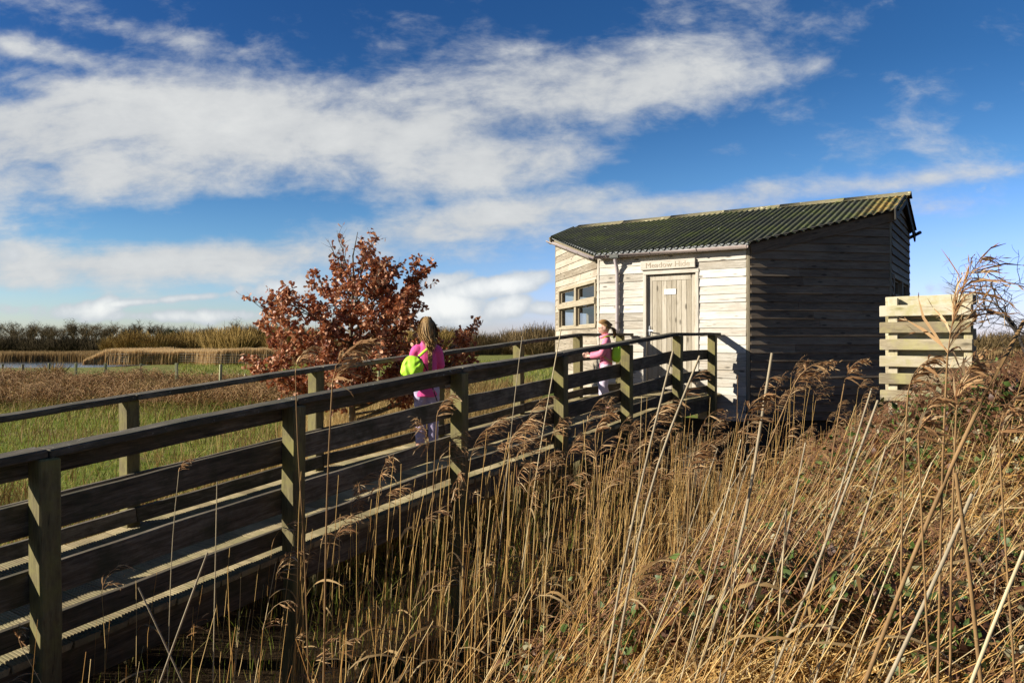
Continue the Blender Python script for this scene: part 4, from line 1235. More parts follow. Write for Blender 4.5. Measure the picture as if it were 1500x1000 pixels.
for k in range(6):
    yc = 456 + 24.3 * k
    x0, x1 = 1290 + random.uniform(-1, 1), 1424 + random.uniform(-1, 2)
    dr = random.uniform(-.006, .006)
    beam('slat', scr(x0, spx(yc) + dr, .07), scr(x1, spx(yc - .5) - dr * .3, .07), .035, .128, M['slat'], sc_, .006, .0015, 5)
for k in range(6):
    yc = 443 + 24.3 * k
    beam('slat', scr(1296, spx(yc), -.075), scr(1430, spx(yc - 2), -.075), .035, .128, M['slat'], sc_, .006, .0015, 5)
# old post stub in the brambles
v_ = at(1356, 615, 6.6); g = Geo()
tube1(g, [(v_.x, v_.y, v_.z - .9), (v_.x, v_.y, v_.z - .2), (v_.x + .01, v_.y, v_.z + .03), (v_.x + .01, v_.y, v_.z + .06)], [.07, .068, .066, .05], 10)
o = mobj('post_stub', g.mesh('post_stub', M['slat'])); tag(o, 'short pale round post stub sunk in the brambles below the screen', 'post')

# ------------------------------------------------------------------ brambles on the right bank
M['bramble_leaf'] = leafy('bramble_leaf', [(0, (.09, .038, .02)), (.42, (.22, .10, .045)), (.52, (.06, .10, .02)), (.86, (.13, .20, .04)), (.93, (.33, .31, .17)), (1, (.46, .42, .28))], .5, .22, .4)
M['cane'] = plain('bramble_cane', (.27, .14, .07), .75, .35, 5, spec=.2, isl=.5)
def bank_pts(n, cond):
    x = rng.uniform(-2, 11, n); y = rng.uniform(1.2, 14, n); w, t = wt(x, y)
    k = (np.abs(x) < y * .86 + .3) & cond(x, y, w, t); return x[k], y[k], w[k], t[k]
x, y, w, t = bank_pts(9000, lambda x, y, w, t: (w > 1.5 + 1.0 * vnoise(x, y, .8, 31)) & (t < 8.7 + .9 * vnoise(x, y, .9, 32)) & (t > -2.5) & (w < 9) & ~((w < 2.4) & (t < 0)))
zt = ground(x, y) + .10 + .40 * vnoise(x, y, .9, 33) + .30 * vnoise(x, y, 2.6, 34)
bramble('bramble_thicket', x, y, zt, .13, 70000, 9500, .040, M['bramble_leaf'], M['cane'], 'tangled brown bramble thicket with small green leaves on the right bank', .0032, .75)
# dark nettles and grass in the shade under the boardwalk
g = Geo()
x, y, w, t = bank_pts(30000, lambda x, y, w, t: (w > -2.2) & (w < 1.6) & (t > -1) & (t < 13))
x2 = rng.uniform(-7, 2, 16000); y2 = rng.uniform(2, 12, 16000); w2, t2 = wt(x2, y2); k = (w2 > -2.2) & (w2 < 1.4) & (np.abs(x2) < y2 * .8 + .4)
x = np.concatenate([x, x2[k]]); y = np.concatenate([y, y2[k]])
blades(g, x, y, rng.uniform(.06, .30, len(x)) * (rng.uniform(0, 1, len(x)) < .5) + .01, rng.uniform(.002, .004, len(x)), .6, 4)
o = mobj('ditch_grass', g.mesh('ditch_grass', M['grass'])); tag(o, 'thin green grass in the shade under the boardwalk', 'grass', kind='stuff')

# ------------------------------------------------------------------ reeds
M['stem'] = leafy('reed_stem', [(0, (.34, .155, .042)), (.35, (.58, .33, .10)), (.7, (.76, .51, .19)), (1, (.80, .64, .36))], .55, .12, .3)
M['stem_grey'] = plain('old_grey_reed_stem', (.33, .27, .18), .65, .45, 9, spec=.2)
M['stem_pale'] = plain('pale_reed_stem', (.50, .41, .25), .6, .4, 9, spec=.25)
M['stem_brown'] = plain('brown_reed_stem', (.25, .15, .065), .65, .45, 9, spec=.2)
M['plume'] = leafy('reed_plume', [(0, (.24, .115, .05)), (.4, (.44, .25, .115)), (.75, (.62, .41, .21)), (1, (.76, .58, .35))], .75, .3, .15)
M['dead_leaf'] = leafy('dead_reed_leaf', [(0, (.25, .14, .05)), (.5, (.42, .27, .11)), (1, (.58, .45, .25))], .65, .3, .25)

def plume_geo(g, base, axis, size, r, n=24, wind=np.array([1., 0, 0]), wmul=1.0):
    """one-sided nodding head: strands leave the axis and hang over to leeward"""
    K = 6; tt = np.linspace(0, 1, K)
    pts = []; p = base.copy(); d = axis.copy()
    for k in range(K):
        pts.append(p.copy()); d = unit(d + wind * .17 + np.array([0, 0, -.06 - .05 * k])); p = p + d * size / (K - 1)
    pts = np.array(pts)
    g.tubes(pts[None], np.linspace(.0018, .0006, K)[None] * wmul, 3)
    P = []; W = []; S = []
    for j in range(n):
        u_ = r.uniform(0, .95); i = min(int(u_ * (K - 1)), K - 2)
        a = pts[i] + (pts[i + 1] - pts[i]) * (u_ * (K - 1) - i); ad = unit(pts[i + 1] - pts[i])
        sd = r.normal(0, .55, 3)
        l = size * r.uniform(.30, .62) * (1 - .45 * u_)
        d0 = unit(ad * .9 + wind * .35 + sd * .7); q = [a]; dd = d0
        for k in range(3):
            dd = unit(dd + wind * r.uniform(.08, .34) + r.normal(0, .13, 3) + np.array([0, 0, -r.uniform(.1, .42)])); q.append(q[-1] + dd * l / 3)
        P.append(q); W.append(np.array([.0008, .0030, .0030, .0006]) * wmul * r.uniform(.7, 1.4)); S.append(unit(np.cross(dd, r.normal(0, 1, 3))))
    g.ribbons(np.array(P), np.array(W), np.array(S))
    # fine spikelets
    P = np.array(P); m_ = n * 5; k = r.integers(n, size=m_); j = r.integers(1, 4, size=m_)
    a = P[k, j] ; dd = unit(P[k, j] - P[k, j - 1]); l = size * r.uniform(.04, .13, m_)
    e = a + (unit(dd + r.normal(0, .45, (m_, 3)) + np.array([0, 0, -.2]))) * l[:, None]
    g.ribbons(np.stack([a, (a + e) / 2, e], 1), np.array([[.0006, .0016, .0004]]) * wmul, unit(np.cross(dd, r.normal(0, 1, (m_, 3)))))

def leaf_geo(g, stem_pts, r, n, Lr=(.22, .5), wm=1.0):
    K = 7; P = []; W = []; S = []
    for j in range(n):
        u_ = r.uniform(.25, .85); i = min(int(u_ * (len(stem_pts) - 1)), len(stem_pts) - 2)
        a = stem_pts[i]; az = r.normal(0, .9) if r.random() < .75 else r.uniform(0, 6.28)
        h = np.array([math.cos(az), math.sin(az), 0]); l = r.uniform(*Lr)
        dd = unit(h * .45 + np.array([0, 0, .9])); q = [a]; dr = r.uniform(.15, .5)
        for k in range(K - 1):
            dd = unit(dd + h * .16 + np.array([0, 0, -dr])); q.append(q[-1] + dd * l / (K - 1))
        P.append(q); W.append(np.array([.003, .006, .0075, .007, .005, .003, .0006]) * wm * r.uniform(.6, 1.1))
        sv = np.cross(h, [0, 0, 1.]); tw = r.uniform(-.8, .8); S.append(unit(sv * math.cos(tw) + np.array([0, 0, 1.]) * math.sin(tw)))
    g.ribbons(np.array(P), np.array(W), np.array(S))

RV = []
for k in range(12):
    r = np.random.default_rng(300 + k)
    H = 2.0; K = 9; t_ = np.linspace(0, 1, K)
    bend = r.uniform(.0, .16); bx_ = r.normal(0, .02)
    pts = np.stack([bend * t_ ** 2.2 + .012 * np.sin(t_ * 7 + k), bx_ * t_ ** 2 + .01 * np.cos(t_ * 6 + k), t_ * H * .84], -1)
    g = Geo(); g.tubes(pts[None], np.linspace(.0036, .0017, K)[None], 5)
    sm = g.mesh('stem', M['stem'], True)
    g = Geo(); plume_geo(g, pts[-1], unit(pts[-1] - pts[-2]), H * r.uniform(.11, .17), r, 17 + int(r.integers(14)))
    pm = g.mesh('plume', M['plume'])
    g = Geo(); leaf_geo(g, pts, r, 1)
    lm = g.mesh('leaf', M['dead_leaf'])
    RV.append((sm, pm, lm))

def place_reed(k, x, y, h, label, group, rz, lean, laz, plumed=True):
    Mx = Matrix.Translation((x, y, gz(x, y) - .03)) @ Matrix.Rotation(laz, 4, 'Z') @ Matrix.Rotation(lean, 4, 'Y') @ Matrix.Rotation(-laz, 4, 'Z') @ Matrix.Rotation(rz, 4, 'Z') @ Matrix.Scale(h / 2.0, 4)
    t = thing('reed', label, 'reed', Mx, group)
    mobj('stem', RV[k][0], t); mobj('leaf', RV[k][2], t)
    if plumed: mobj('plume', RV[k][1], t)
    return t
# the plumed reeds that stand out in front of the boardwalk
rr = np.random.default_rng(77); cnt = 0; tries = 0
while cnt < 215 and tries < 20000:
    tries += 1
    px = rr.normal(760, 210) if rr.random() < .72 else rr.uniform(330, 1240)
    Y = rr.uniform(3.7, 8.6); top = rr.uniform(556, 700) if rr.random() < .75 else rr.uniform(660, 820)
    if px < 480: top += 110 * rr.random()
    if px > 930: top = max(top, 590 + 60 * rr.random() + (25 if px > 1080 else 0))
    x = (px - 750) / F * Y; w, t = wt(x, Y)
    if not (.22 < w < 2.9 and t > .7): continue
    ztop = EYE + (498 - top) / F * Y; h = ztop - gz(x, Y)
    if not (.75 < h < 2.15): continue
    grey = 'in front of the boardwalk' if w < 1.5 else 'on the bank below the brambles'
    place_reed(int(rr.integers(12)), x - .05, Y, h * 1.03, ('tan plumed reed standing ' if cnt % 5 < 2 else 'bare upright reed stem standing ') + grey, ('plumed reeds ' if cnt % 5 < 2 else 'bare reed stems ') + grey, rr.normal(0, .8), abs(rr.normal(0, .08)), rr.normal(0, 1.0), cnt % 5 < 2); cnt += 1
# reeds against the hut wall and over the brambles
for px, py, Y in [(1150, 520, 8.2), (1158, 526, 8.3), (1142, 536, 8.1), (1135, 545, 8.0), (1165, 540, 8.4), (1172, 535, 8.1), (1178, 560, 8.2), (1125, 555, 7.9), (1212, 575, 7.8), (1245, 545, 7.0), (1252, 560, 6.8), (1116, 570, 7.7), (1185, 552, 8.0), (1098, 585, 7.6), (1130, 565, 7.8)]:
    x = (px - 750) / F * Y; h = EYE + (498 - py) / F * Y - gz(x, Y)
    place_reed(random.randrange(12), x, Y, h * 1.05, 'reed with pale plume standing before the dark hut wall', 'plumed reeds before the hut wall', rr.normal(0, .3), abs(rr.normal(0, .04)), 0)

def line_reed(pts_px, Y, rad, mat, label, plume=None, group=None, leaves=0, name='reed', seed=0):
    """a single foreground reed given by points down its stem at one distance; carried on down to the ground"""
    P = [np.array(at(px, py, Y)) for px, py in pts_px]          # from the top downwards
    d = unit(P[-1] - P[-2]); q = P[-1]
    n = 0
    while q[2] > gz(q[0], q[1]) - .03 and n < 60:
        q = q + d * .08 if d[2] < -.2 else q + np.array([0, 0, -.08]); n += 1
    P.append(q); P = np.array(P[::-1])
    # resample smoothly
    cl = np.concatenate([[0], np.cumsum(np.linalg.norm(np.diff(P, axis=0), axis=1))]); uu = np.linspace(0, cl[-1], 14)
    S = np.stack([np.interp(uu, cl, P[:, i]) for i in range(3)], -1)
    for _ in range(2): S[1:-1] = (S[:-2] + 2 * S[1:-1] + S[2:]) / 4
    r = np.random.default_rng(900 + seed)
    t = thing(name, label, 'reed', Matrix.Translation(S[0]), group)
    g = Geo(); rad_ = np.linspace(rad, rad * (.55 if plume else .75), 14)
    g.tubes(S[None], rad_[None], 8, True)
    # joints
    for k in (3, 6, 9, 12): g.tubes(np.array([[S[k] - (S[k] - S[k - 1]) * .02, S[k], S[k] + (S[k] - S[k - 1]) * .02]]), np.array([[rad_[k] * 1.02, rad_[k] * 1.28, rad_[k] * 1.02]]), 8)
    mobj('stem', g.mesh('stem', mat, True), t, Matrix.Identity(4))
    if plume:
        g = Geo(); plume_geo(g, S[-1], unit(S[-1] - S[-2]), plume[0], r, plume[1], np.array([1., plume[2] if len(plume) > 2 else 0, 0]) * (plume[4] if len(plume) > 4 else 1), plume[3] if len(plume) > 3 else 1.3)
        mobj('plume', g.mesh('plume', M['plume']), t, Matrix.Identity(4))
    if leaves:
        g = Geo(); leaf_geo(g, S, r, leaves, (.18, .4), 1.2); mobj('leaf', g.mesh('leaf', M['dead_leaf']), t, Matrix.Identity(4))
    return t
LR = line_reed
LR([(822, 482), (800, 600), (778, 745)], 4.6, .0042, M['stem_pale'], 'tall whitish bare reed stem leaning right before the railing post', seed=1)
LR([(1131, 517), (1088, 789), (1017, 1000)], 2.7, .0072, M['stem_grey'], 'thick grey broken reed stem before the left edge of the dark wall', seed=2)
LR([(986, 514), (945, 680), (908, 850), (885, 1000)], 2.5, .005, M['stem_grey'], 'grey bare reed stem crossing the railing under the door, left of its twin', seed=3)
LR([(1025, 521), (957, 690), (922, 850), (897, 1000)], 2.45, .005, M['stem_grey'], 'grey bare reed stem crossing the railing under the door, right of its twin', seed=4)
LR([(1388, 520), (1381, 650), (1374, 985)], 1.9, .0046, M['stem_brown'], 'tallest reed, its brown plume reaching over the slatted screen into the sky', (.30, 46, .1, 1.0, .42), seed=5)
LR([(1401, 600), (1394, 760), (1392, 990)], 1.95, .0044, M['stem_brown'], 'brown reed with bushy plume standing beside the tallest reed', (.16, 44, .1, 1.0, .5), seed=6)
LR([(1500, 470), (1440, 578), (1350, 780), (1268, 996)], 1.9, .0066, M['stem_brown'], 'thick brown reed leaning right, the most slanted at the right edge', seed=7)
LR([(1424, 723), (1370, 850), (1299, 1000)], 1.8, .006, M['stem_grey'], 'thick grey green broken reed stem leaning right, low at the right', seed=8)
LR([(1400, 692), (1422, 850), (1437, 1000)], 1.75, .006, M['stem_brown'], 'brown reed stem leaning left at the bottom right', seed=9)
LR([(1463, 640), (1470, 760), (1487, 1000)], 1.9, .004, M['stem_brown'], 'thin brown reed with ragged plume by the right edge', (.16, 30, .1, 1.0), seed=10)
LR([(1500, 806), (1460, 900), (1426, 990)], 1.6, .005, M['stem_pale'], 'pale broken reed stem in the bottom right corner', seed=11)
LR([(1286, 586), (1206, 806), (1127, 1000)], 2.7, .0058, M['stem_grey'], 'long grey reed stem slanting across the middle of the brambles', seed=12)
LR([(1277, 569), (1222, 745), (1150, 1000)], 2.9, .005, M['stem_grey'], 'thinner grey reed stem slanting beside the long grey one', seed=13)
LR([(1238, 555), (1214, 690), (1196, 1000)], 2.9, .0042, M['stem_brown'], 'upright brown reed with drooping plume before the foot of the hut wall', (.13, 26, 0, 1.1), seed=14)
LR([(1330, 575), (1322, 700), (1318, 1000)], 2.1, .004, M['stem_brown'], 'brown reed with loose plume below the slatted screen', (.15, 34, .1, 1.1), seed=15)
LR([(1180, 648), (1149, 806), (1090, 1000)], 3.0, .0046, M['stem_grey'], 'grey leaning reed stem among the lodged straw', seed=16)
LR([(1165, 560), (1080, 760), (1030, 1000)], 2.9, .0045, M['stem_brown'], 'brown reed bowed over with its plume at the edge of the dark wall', (.17, 30, 0, 1.2), seed=17)
LR([(433, 545), (434, 636), (446, 796), (452, 1000)], 3.3, .0044, M['stem_brown'], 'brown reed crossing the second railing post from the left', (.16, 30, 0, 1.3), leaves=2, seed=18)
LR([(487, 560), (479, 700), (474, 1000)], 2.7, .005, M['stem_brown'], 'reed with the large tan plume drooping before the oak', (.23, 42, .1, 1.5), leaves=1, seed=19)
LR([(318, 705), (316, 800), (312, 1000)], 3.2, .003, M['stem_pale'], 'thin straight reed stalk before the lower boards on the left', leaves=0, seed=20)
LR([(262, 690), (252, 780), (248, 910)], 3.2, .0028, M['stem_pale'], 'thin reed with small curled pale plume on the left', (.08, 12, 0, 1.4), seed=21)
LR([(203, 860), (236, 930), (268, 1000)], 2.9, .0042, M['stem_grey'], 'grey broken reed leaning left in the ditch at bottom left', seed=22)
LR([(304, 809), (270, 900), (234, 1000)], 2.8, .005, M['stem_grey'], 'grey broken reed leaning right in the ditch at bottom left', seed=23)
LR([(765, 492), (756, 560), (738, 740)], 4.7, .0034, M['stem_grey'], 'slim grey green reed standing up to the far handrail', leaves=0, seed=24)
LR([(872, 640), (880, 800), (876, 1000)], 2.6, .0036, M['stem_brown'], 'thin brown upright reed in the middle of the reeds', (.12, 22, 0, 1.2), seed=25)
LR([(1010, 690), (1004, 850), (985, 1000)], 2.5, .004, M['stem_brown'], 'brown reed with curled plume left of the straw bank', (.14, 26, 0, 1.2), seed=26)
LR([(640, 610), (632, 760), (625, 1000)], 3.3, .0036, M['stem_brown'], 'brown reed with drooping plume under the standing child', (.14, 24, 0, 1.3), leaves=1, seed=27)
LR([(1090, 620), (1078, 760), (1062, 1000)], 2.6, .0036, M['stem_brown'], 'brown nodding reed below the corner of the hut', (.16, 28, 0, 1.2), leaves=1, seed=28)
LR([(1345, 640), (1352, 800), (1362, 1000)], 1.7, .0038, M['stem_brown'], 'dull brown stem with bushy head low among the right hand reeds', (.13, 34, .1, 1.1), seed=29)
for k in range(24):                                                # more slanting bare stems on the right bank
    px = rr.uniform(1040, 1500); Y = rr.uniform(1.9, 3.9); top = rr.uniform(640, 860); sl = rr.normal(-.42, .22)
    ln = rr.uniform(160, 340)
    LR([(px, top), (px + sl * ln * .5, top + ln * .5), (px + sl * ln, top + ln)], Y, rr.uniform(.0022, .0038), [M['stem_grey'], M['stem_pale'], M['stem_brown'], M['stem_grey']][k % 4],
       'slanting bare reed stem among the tangle on the right bank', None, 'slanting bare stems on the right bank', seed=40 + k)

# the mass of the reed bed
def reed_mass(n, cond, h0, h1, lean, wmul=1.0, xr=(-5, 6), yr=(2.2, 11), dirx=.25):
    x = rng.uniform(*xr, n); y = rng.uniform(*yr, n); w, t = wt(x, y)
    k = (np.abs(x) < y * .8 + .2) & cond(x, y, w, t); x, y, w, t = x[k], y[k], w[k], t[k]; n = len(x)
    h = rng.uniform(h0, h1, n) * (1 - .42 * sstep(.24, .34, x / y) * sstep(4.5, 6.5, y)); K = 6; tt = np.linspace(0, 1, K)[None]
    a = rng.normal(0, 1.2, n); l = np.abs(rng.normal(0, lean, n)) * h
    P = np.zeros((n, K, 3))
    P[..., 0] = x[:, None] + (np.cos(a) * l + dirx * lean * h)[:, None] * tt ** 1.3
    P[..., 1] = y[:, None] + (np.sin(a) * l)[:, None] * tt ** 1.3
    P[..., 2] = ground(x, y)[:, None] - .02 + np.sqrt(np.maximum(h * h - l * l, .05))[:, None] * tt
    P[:, 1:] += rng.normal(0, .006, P[:, 1:].shape)
    g = Geo(); g.tubes(P, rng.uniform(.0014, .0034, n)[:, None] * np.linspace(1, .5, K)[None] * wmul, 3)
    return g, P
g, P = reed_mass(13500, lambda x, y, w, t: (w > .14) & (w < 2.7) & (t > .9) & (t < 11) & (rng.uniform(0, 1, len(x)) < .25 + .75 * sstep(8.6, 5.5, t)) & (y > 2.6), .6, 1.5, .11)
o = mobj('reed_bed', g.mesh('reed_bed', M['stem'])); tag(o, 'crowded tan reed stems in front of the boardwalk', 'reeds', kind='stuff')
g = Geo(); k = rng.permutation(len(P))[:300]
for i in k: plume_geo(g, P[i, -1], unit(P[i, -1] - P[i, -2]), rng.uniform(.12, .24), rng, 9, np.array([1., rng.normal(0, .3), 0]), 1.0)
mobj('plumes', g.mesh('plumes', M['plume']), o)
g = Geo(); k = rng.permutation(len(P))[:3600]
for i in k: leaf_geo(g, P[i], rng, 1, (.15, .4), .8)
mobj('leaves', g.mesh('leaves', M['dead_leaf']), o)
# lodged straw on the bank
g, P = reed_mass(7000, lambda x, y, w, t: (w > 1.75 + .6 * vnoise(x, y, 1, 41)) & (w < 4.8) & (t > 1.6) & (t < 11.6) & (y > 1.9) & (rng.uniform(0, 1, len(x)) < .06 + .94 * sstep(4.4, 7.6, t - .5 * (w - 3))), .45, 1.15, .62, 1.0, (-2, 5), (1.6, 9), .55)
o = mobj('lodged_straw', g.mesh('lodged_straw', M['stem'])); tag(o, 'leaning and fallen reed straw on the bank', 'reeds', kind='stuff')
g = Geo(); k = rng.permutation(len(P))[:1700]
for i in k: leaf_geo(g, P[i], rng, 1, (.15, .45), .9)
mobj('leaves', g.mesh('leaves', M['dead_leaf']), o)
# straw litter mat on the ground
M['straw_mat'] = leafy('golden_straw', [(0, (.42, .22, .06)), (.5, (.70, .44, .14)), (1, (.84, .62, .28))], .75, .25)
n = 80000
x = rng.uniform(-2.5, 4.6, n); y = rng.uniform(1.7, 9.5, n); w, t = wt(x, y)
k = (np.abs(x) < y * .8 + .2) & (w > 1.85 + .6 * vnoise(x, y, 1, 42)) & (w < 4.6) & (t > 1.5) & (t < 11.8) & (rng.uniform(0, 1, n) < .2 + .8 * sstep(4, 7.5, t))
x, y = x[k], y[k]; n = len(x)
a = rng.normal(.5, .9, n); l = rng.uniform(.08, .35, n); up = np.abs(rng.normal(.12, .22, n))
b = np.stack([x, y, ground(x, y) + rng.uniform(.02, .22, n)], -1)
d = unit(np.stack([np.cos(a), np.sin(a), up], -1)) * l[:, None]
g = Geo(); g.ribbons(np.stack([b, b + d * .5 + rng.normal(0, .015, (n, 3)) + np.array([0, 0, .015]), b + d], 1), rng.uniform(.0015, .005, n)[:, None] * np.array([[1, 1, .3]]), unit(np.cross(d, rng.normal(0, 1, (n, 3)))))
o = mobj('straw_litter', g.mesh('straw_litter', M['straw_mat'])); tag(o, 'golden mat of fallen straw litter on the bank', 'litter', kind='stuff')
# ------------------------------------------------------------------ the two children
M['skin'] = plain('skin', (.62, .38, .29), .5, .06, 9, spec=.35)
M['pink'] = plain('pink_jacket_fabric', (.84, .26, .38), .75, .10, 12, spec=.2, bumpv=.25)
M['magenta'] = plain('bright_pink_jacket_fabric', (.78, .10, .34), .75, .10, 12, spec=.2, bumpv=.25)
M['lilac'] = plain('pale_lilac_trousers', (.70, .62, .76), .8, .14, 14, spec=.15, bumpv=.25)
M['lilac2'] = plain('lilac_leggings', (.50, .43, .62), .8, .12, 14, spec=.15, bumpv=.25)
M['shoe'] = plain('brown_shoe', (.42, .23, .16), .6, .15, 14)
M['lime'] = plain('lime_green_nylon', (.50, .92, .05), .55, .10, 10, spec=.35, bumpv=.3)
M['hair'] = leafy('fair_brown_hair', [(0, (.17, .085, .03)), (.5, (.30, .165, .06)), (1, (.44, .27, .11))], .6, 0, .25)
M['hair2'] = leafy('blond_brown_hair', [(0, (.26, .14, .048)), (.5, (.46, .28, .11)), (1, (.64, .44, .20))], .6, 0, .25)
M['eye'] = plain('dark_eye', (.03, .02, .015), .2, .05, 4)
M['lip'] = plain('lip', (.50, .20, .17), .5, .05, 4)
M['specs'] = plain('spectacle_frame', (.05, .035, .03), .35, .05, 4)

def skin_raw(chains, root):
    """chains: list of [(x,y,z,rx,ry), ...]; joined where coordinates agree"""
    vid = {}; vs = []; rad = []; es = []
    for ch in chains:
        prev = None
        for (x, y, z, a, b) in ch:
            key = (round(x, 4), round(y, 4), round(z, 4))
            if key not in vid: vid[key] = len(vs); vs.append((x, y, z)); rad.append((a, b))
            i = vid[key]
            if prev is not None and prev != i: es.append((prev, i))
            prev = i
    me = bpy.data.meshes.new('tmp'); me.from_pydata(vs, es, [])
    o = bpy.data.objects.new('tmp', me); COL.objects.link(o)
    sm = o.modifiers.new('skin', 'SKIN'); sm.use_smooth_shade = True; sm.branch_smoothing = .6
    for i, r in enumerate(rad): me.skin_vertices[0].data[i].radius = r
    for d in me.skin_vertices[0].data: d.use_root = False
    me.skin_vertices[0].data[vid[root]].use_root = True
    ss = o.modifiers.new('sub', 'SUBSURF'); ss.levels = 2; ss.render_levels = 2
    dg = bpy.context.evaluated_depsgraph_get(); dg.update()
    res = bpy.data.meshes.new_from_object(o.evaluated_get(dg)); bpy.data.objects.remove(o)
    return res

def loft(chain, n=18):
    """closed tube with elliptical rings that follow the chain (x, y, z, rx, ry)"""
    c = np.array(chain); K0 = len(c); K = (K0 - 1) * 4 + 1
    uu = np.linspace(0, K0 - 1, K); C = np.stack([np.interp(uu, np.arange(K0), c[:, i]) for i in range(5)], -1)
    for _ in range(4): C[1:-1] = (C[:-2] + 2 * C[1:-1] + C[2:]) / 4
    T = unit(np.gradient(C[:, :3], axis=0)); X = np.array([1., 0, 0]); vs = []
    u_ = np.array([1., 0, 0]) if abs(T[0][0]) < .8 else np.array([0, 1., 0])
    for i in range(K):
        u_ = unit(u_ - T[i] * np.dot(u_, T[i])); v_ = np.cross(T[i], u_)
        for a in np.arange(n) * 2 * np.pi / n: vs.append(C[i, :3] + u_ * math.cos(a) * C[i, 3] + v_ * math.sin(a) * C[i, 4])
    fs = [[i * n + j, i * n + (j + 1) % n, (i + 1) * n + (j + 1) % n, (i + 1) * n + j] for i in range(K - 1) for j in range(n)]
    fs += [list(range(n))[::-1], list(range((K - 1) * n, K * n))]
    return new_mesh('tmp', vs, fs)

def fuse(meshes, name, voxel, mat, smooth_it=4):
    """one continuous surface from several overlapping ones"""
    bm = bmesh.new()
    for me in meshes: bm.from_mesh(me)
    me = bpy.data.meshes.new(name); bm.to_mesh(me); bm.free()
    o = bpy.data.objects.new('tmp', me); COL.objects.link(o)
    rm = o.modifiers.new('r', 'REMESH'); rm.mode = 'VOXEL'; rm.voxel_size = voxel; rm.use_smooth_shade = True
    s_ = o.modifiers.new('s', 'SMOOTH'); s_.factor = .5; s_.iterations = smooth_it
    dg = bpy.context.evaluated_depsgraph_get(); dg.update()
    res = bpy.data.meshes.new_from_object(o.evaluated_get(dg)); bpy.data.objects.remove(o)
    res.name = name; res.materials.clear(); res.materials.append(mat)
    res.polygons.foreach_set('use_smooth', [True] * len(res.polygons))
    return res

def head_mesh(c, pitch, yaw, s):
    """head of height .2*s with brow, nose, cheeks, chin and ears; c is its centre, front is +y"""
    bm = bmesh.new(); bmesh.ops.create_icosphere(bm, subdivisions=5, radius=1)
    for v in bm.verts:
        x, y, z = v.co
        f = max(0, y)
        w = 1 - .30 * max(0, -z) ** 1.3 - .05 * max(0, z)
        X = x * .071 * w; Y = y * (.090 if y < 0 else .080) * (1 - .10 * max(0, -z) * (1 if y < 0 else 0)); Z = z * .103
        if y < 0 and z < -.2: Y *= 1 - .45 * min(1, (-z - .2) * 1.3)
        def gss(px, pz, sx, sz): return math.exp(-((x - px) / sx) ** 2 - ((z - pz) / sz) ** 2) * (1 if y > 0 else 0)
        Y += .021 * gss(0, -.16, .11, .17) + .010 * gss(0, .02, .09, .18)          # nose, bridge
        Y -= .009 * (gss(.33, .06, .17, .10) + gss(-.33, .06, .17, .10))           # sockets
        Y += .004 * gss(0, .22, .5, .12)                                          # brow
        Y += .007 * gss(0, -.46, .20, .07) + .004 * gss(0, -.56, .18, .05) + .012 * gss(0, -.86, .26, .14)   # lips, chin
        Y += .006 * (gss(.42, -.28, .2, .2) + gss(-.42, -.28, .2, .2))
        v.co = Vector((X, Y, Z))
    for sx in (-1, 1):                                                            # ears
        e = bmesh.ops.create_icosphere(bm, subdivisions=3, radius=1)['verts']
        for v in e: v.co = Vector((sx * (.069 + v.co.x * .009 + .006 * max(0, -v.co.y)), -.008 + v.co.y * .019, -.008 + v.co.z * .030))
    Rm = Matrix.Translation(c) @ Matrix.Rotation(yaw, 4, 'Z') @ Matrix.Rotation(pitch, 4, 'X') @ Matrix.Scale(s, 4)
    bmesh.ops.transform(bm, matrix=Rm, verts=bm.verts)
    me = bpy.data.meshes.new('head'); bm.to_mesh(me); bm.free()
    return me, Rm

def hand_chains(wr, fwd, side, s=1.0, curl=.5, thumb=1):
    """palm and five bent fingers of different lengths; fwd along the hand, side towards the thumb"""
    fwd = fwd.normalized(); side = (side - fwd * side.dot(fwd)).normalized(); nrm = fwd.cross(side) * thumb
    ch = []; wr = Vector(wr); root = None
    T = lambda v, a, b=None: (v.x, v.y, v.z, a * s, (b or a) * s)
    palm = wr + fwd * .030 * s; knk = wr + fwd * .062 * s
    ch.append([T(wr, .0155, .013), T(palm, .024, .0125), T(knk, .027, .011)])
    fing = []
    for off, L in ((.024, .052), (.008, .060), (-.008, .056), (-.023, .044)):
        a = knk - fwd * .012 * s + side * off * s; d = fwd.copy(); pts = [T(a, .0085)]; q = a
        for k, fr in enumerate((.46, .32, .26)):
            ang = curl * (.75 + .25 * k); d = (d * math.cos(ang) + nrm * math.sin(ang)).normalized()
            q = q + d * L * fr * s + (fwd * .010 * s if k == 0 else Vector()); pts.append(T(q, (.0080, .0072, .0058)[k]))
        fing.append(pts)
    a = wr + fwd * .018 * s + side * .018 * s; d = (fwd * .65 + side * .75 + nrm * .15).normalized(); q = a; pts = [T(a, .0105)]
    for k, l in enumerate((.028, .024)):
        q = q + d * l * s; pts.append(T(q, (.0092, .0068)[k])); d = (d + fwd * .45 + nrm * .3).normalized()
    fing.append(pts)
    return ch[0], fing

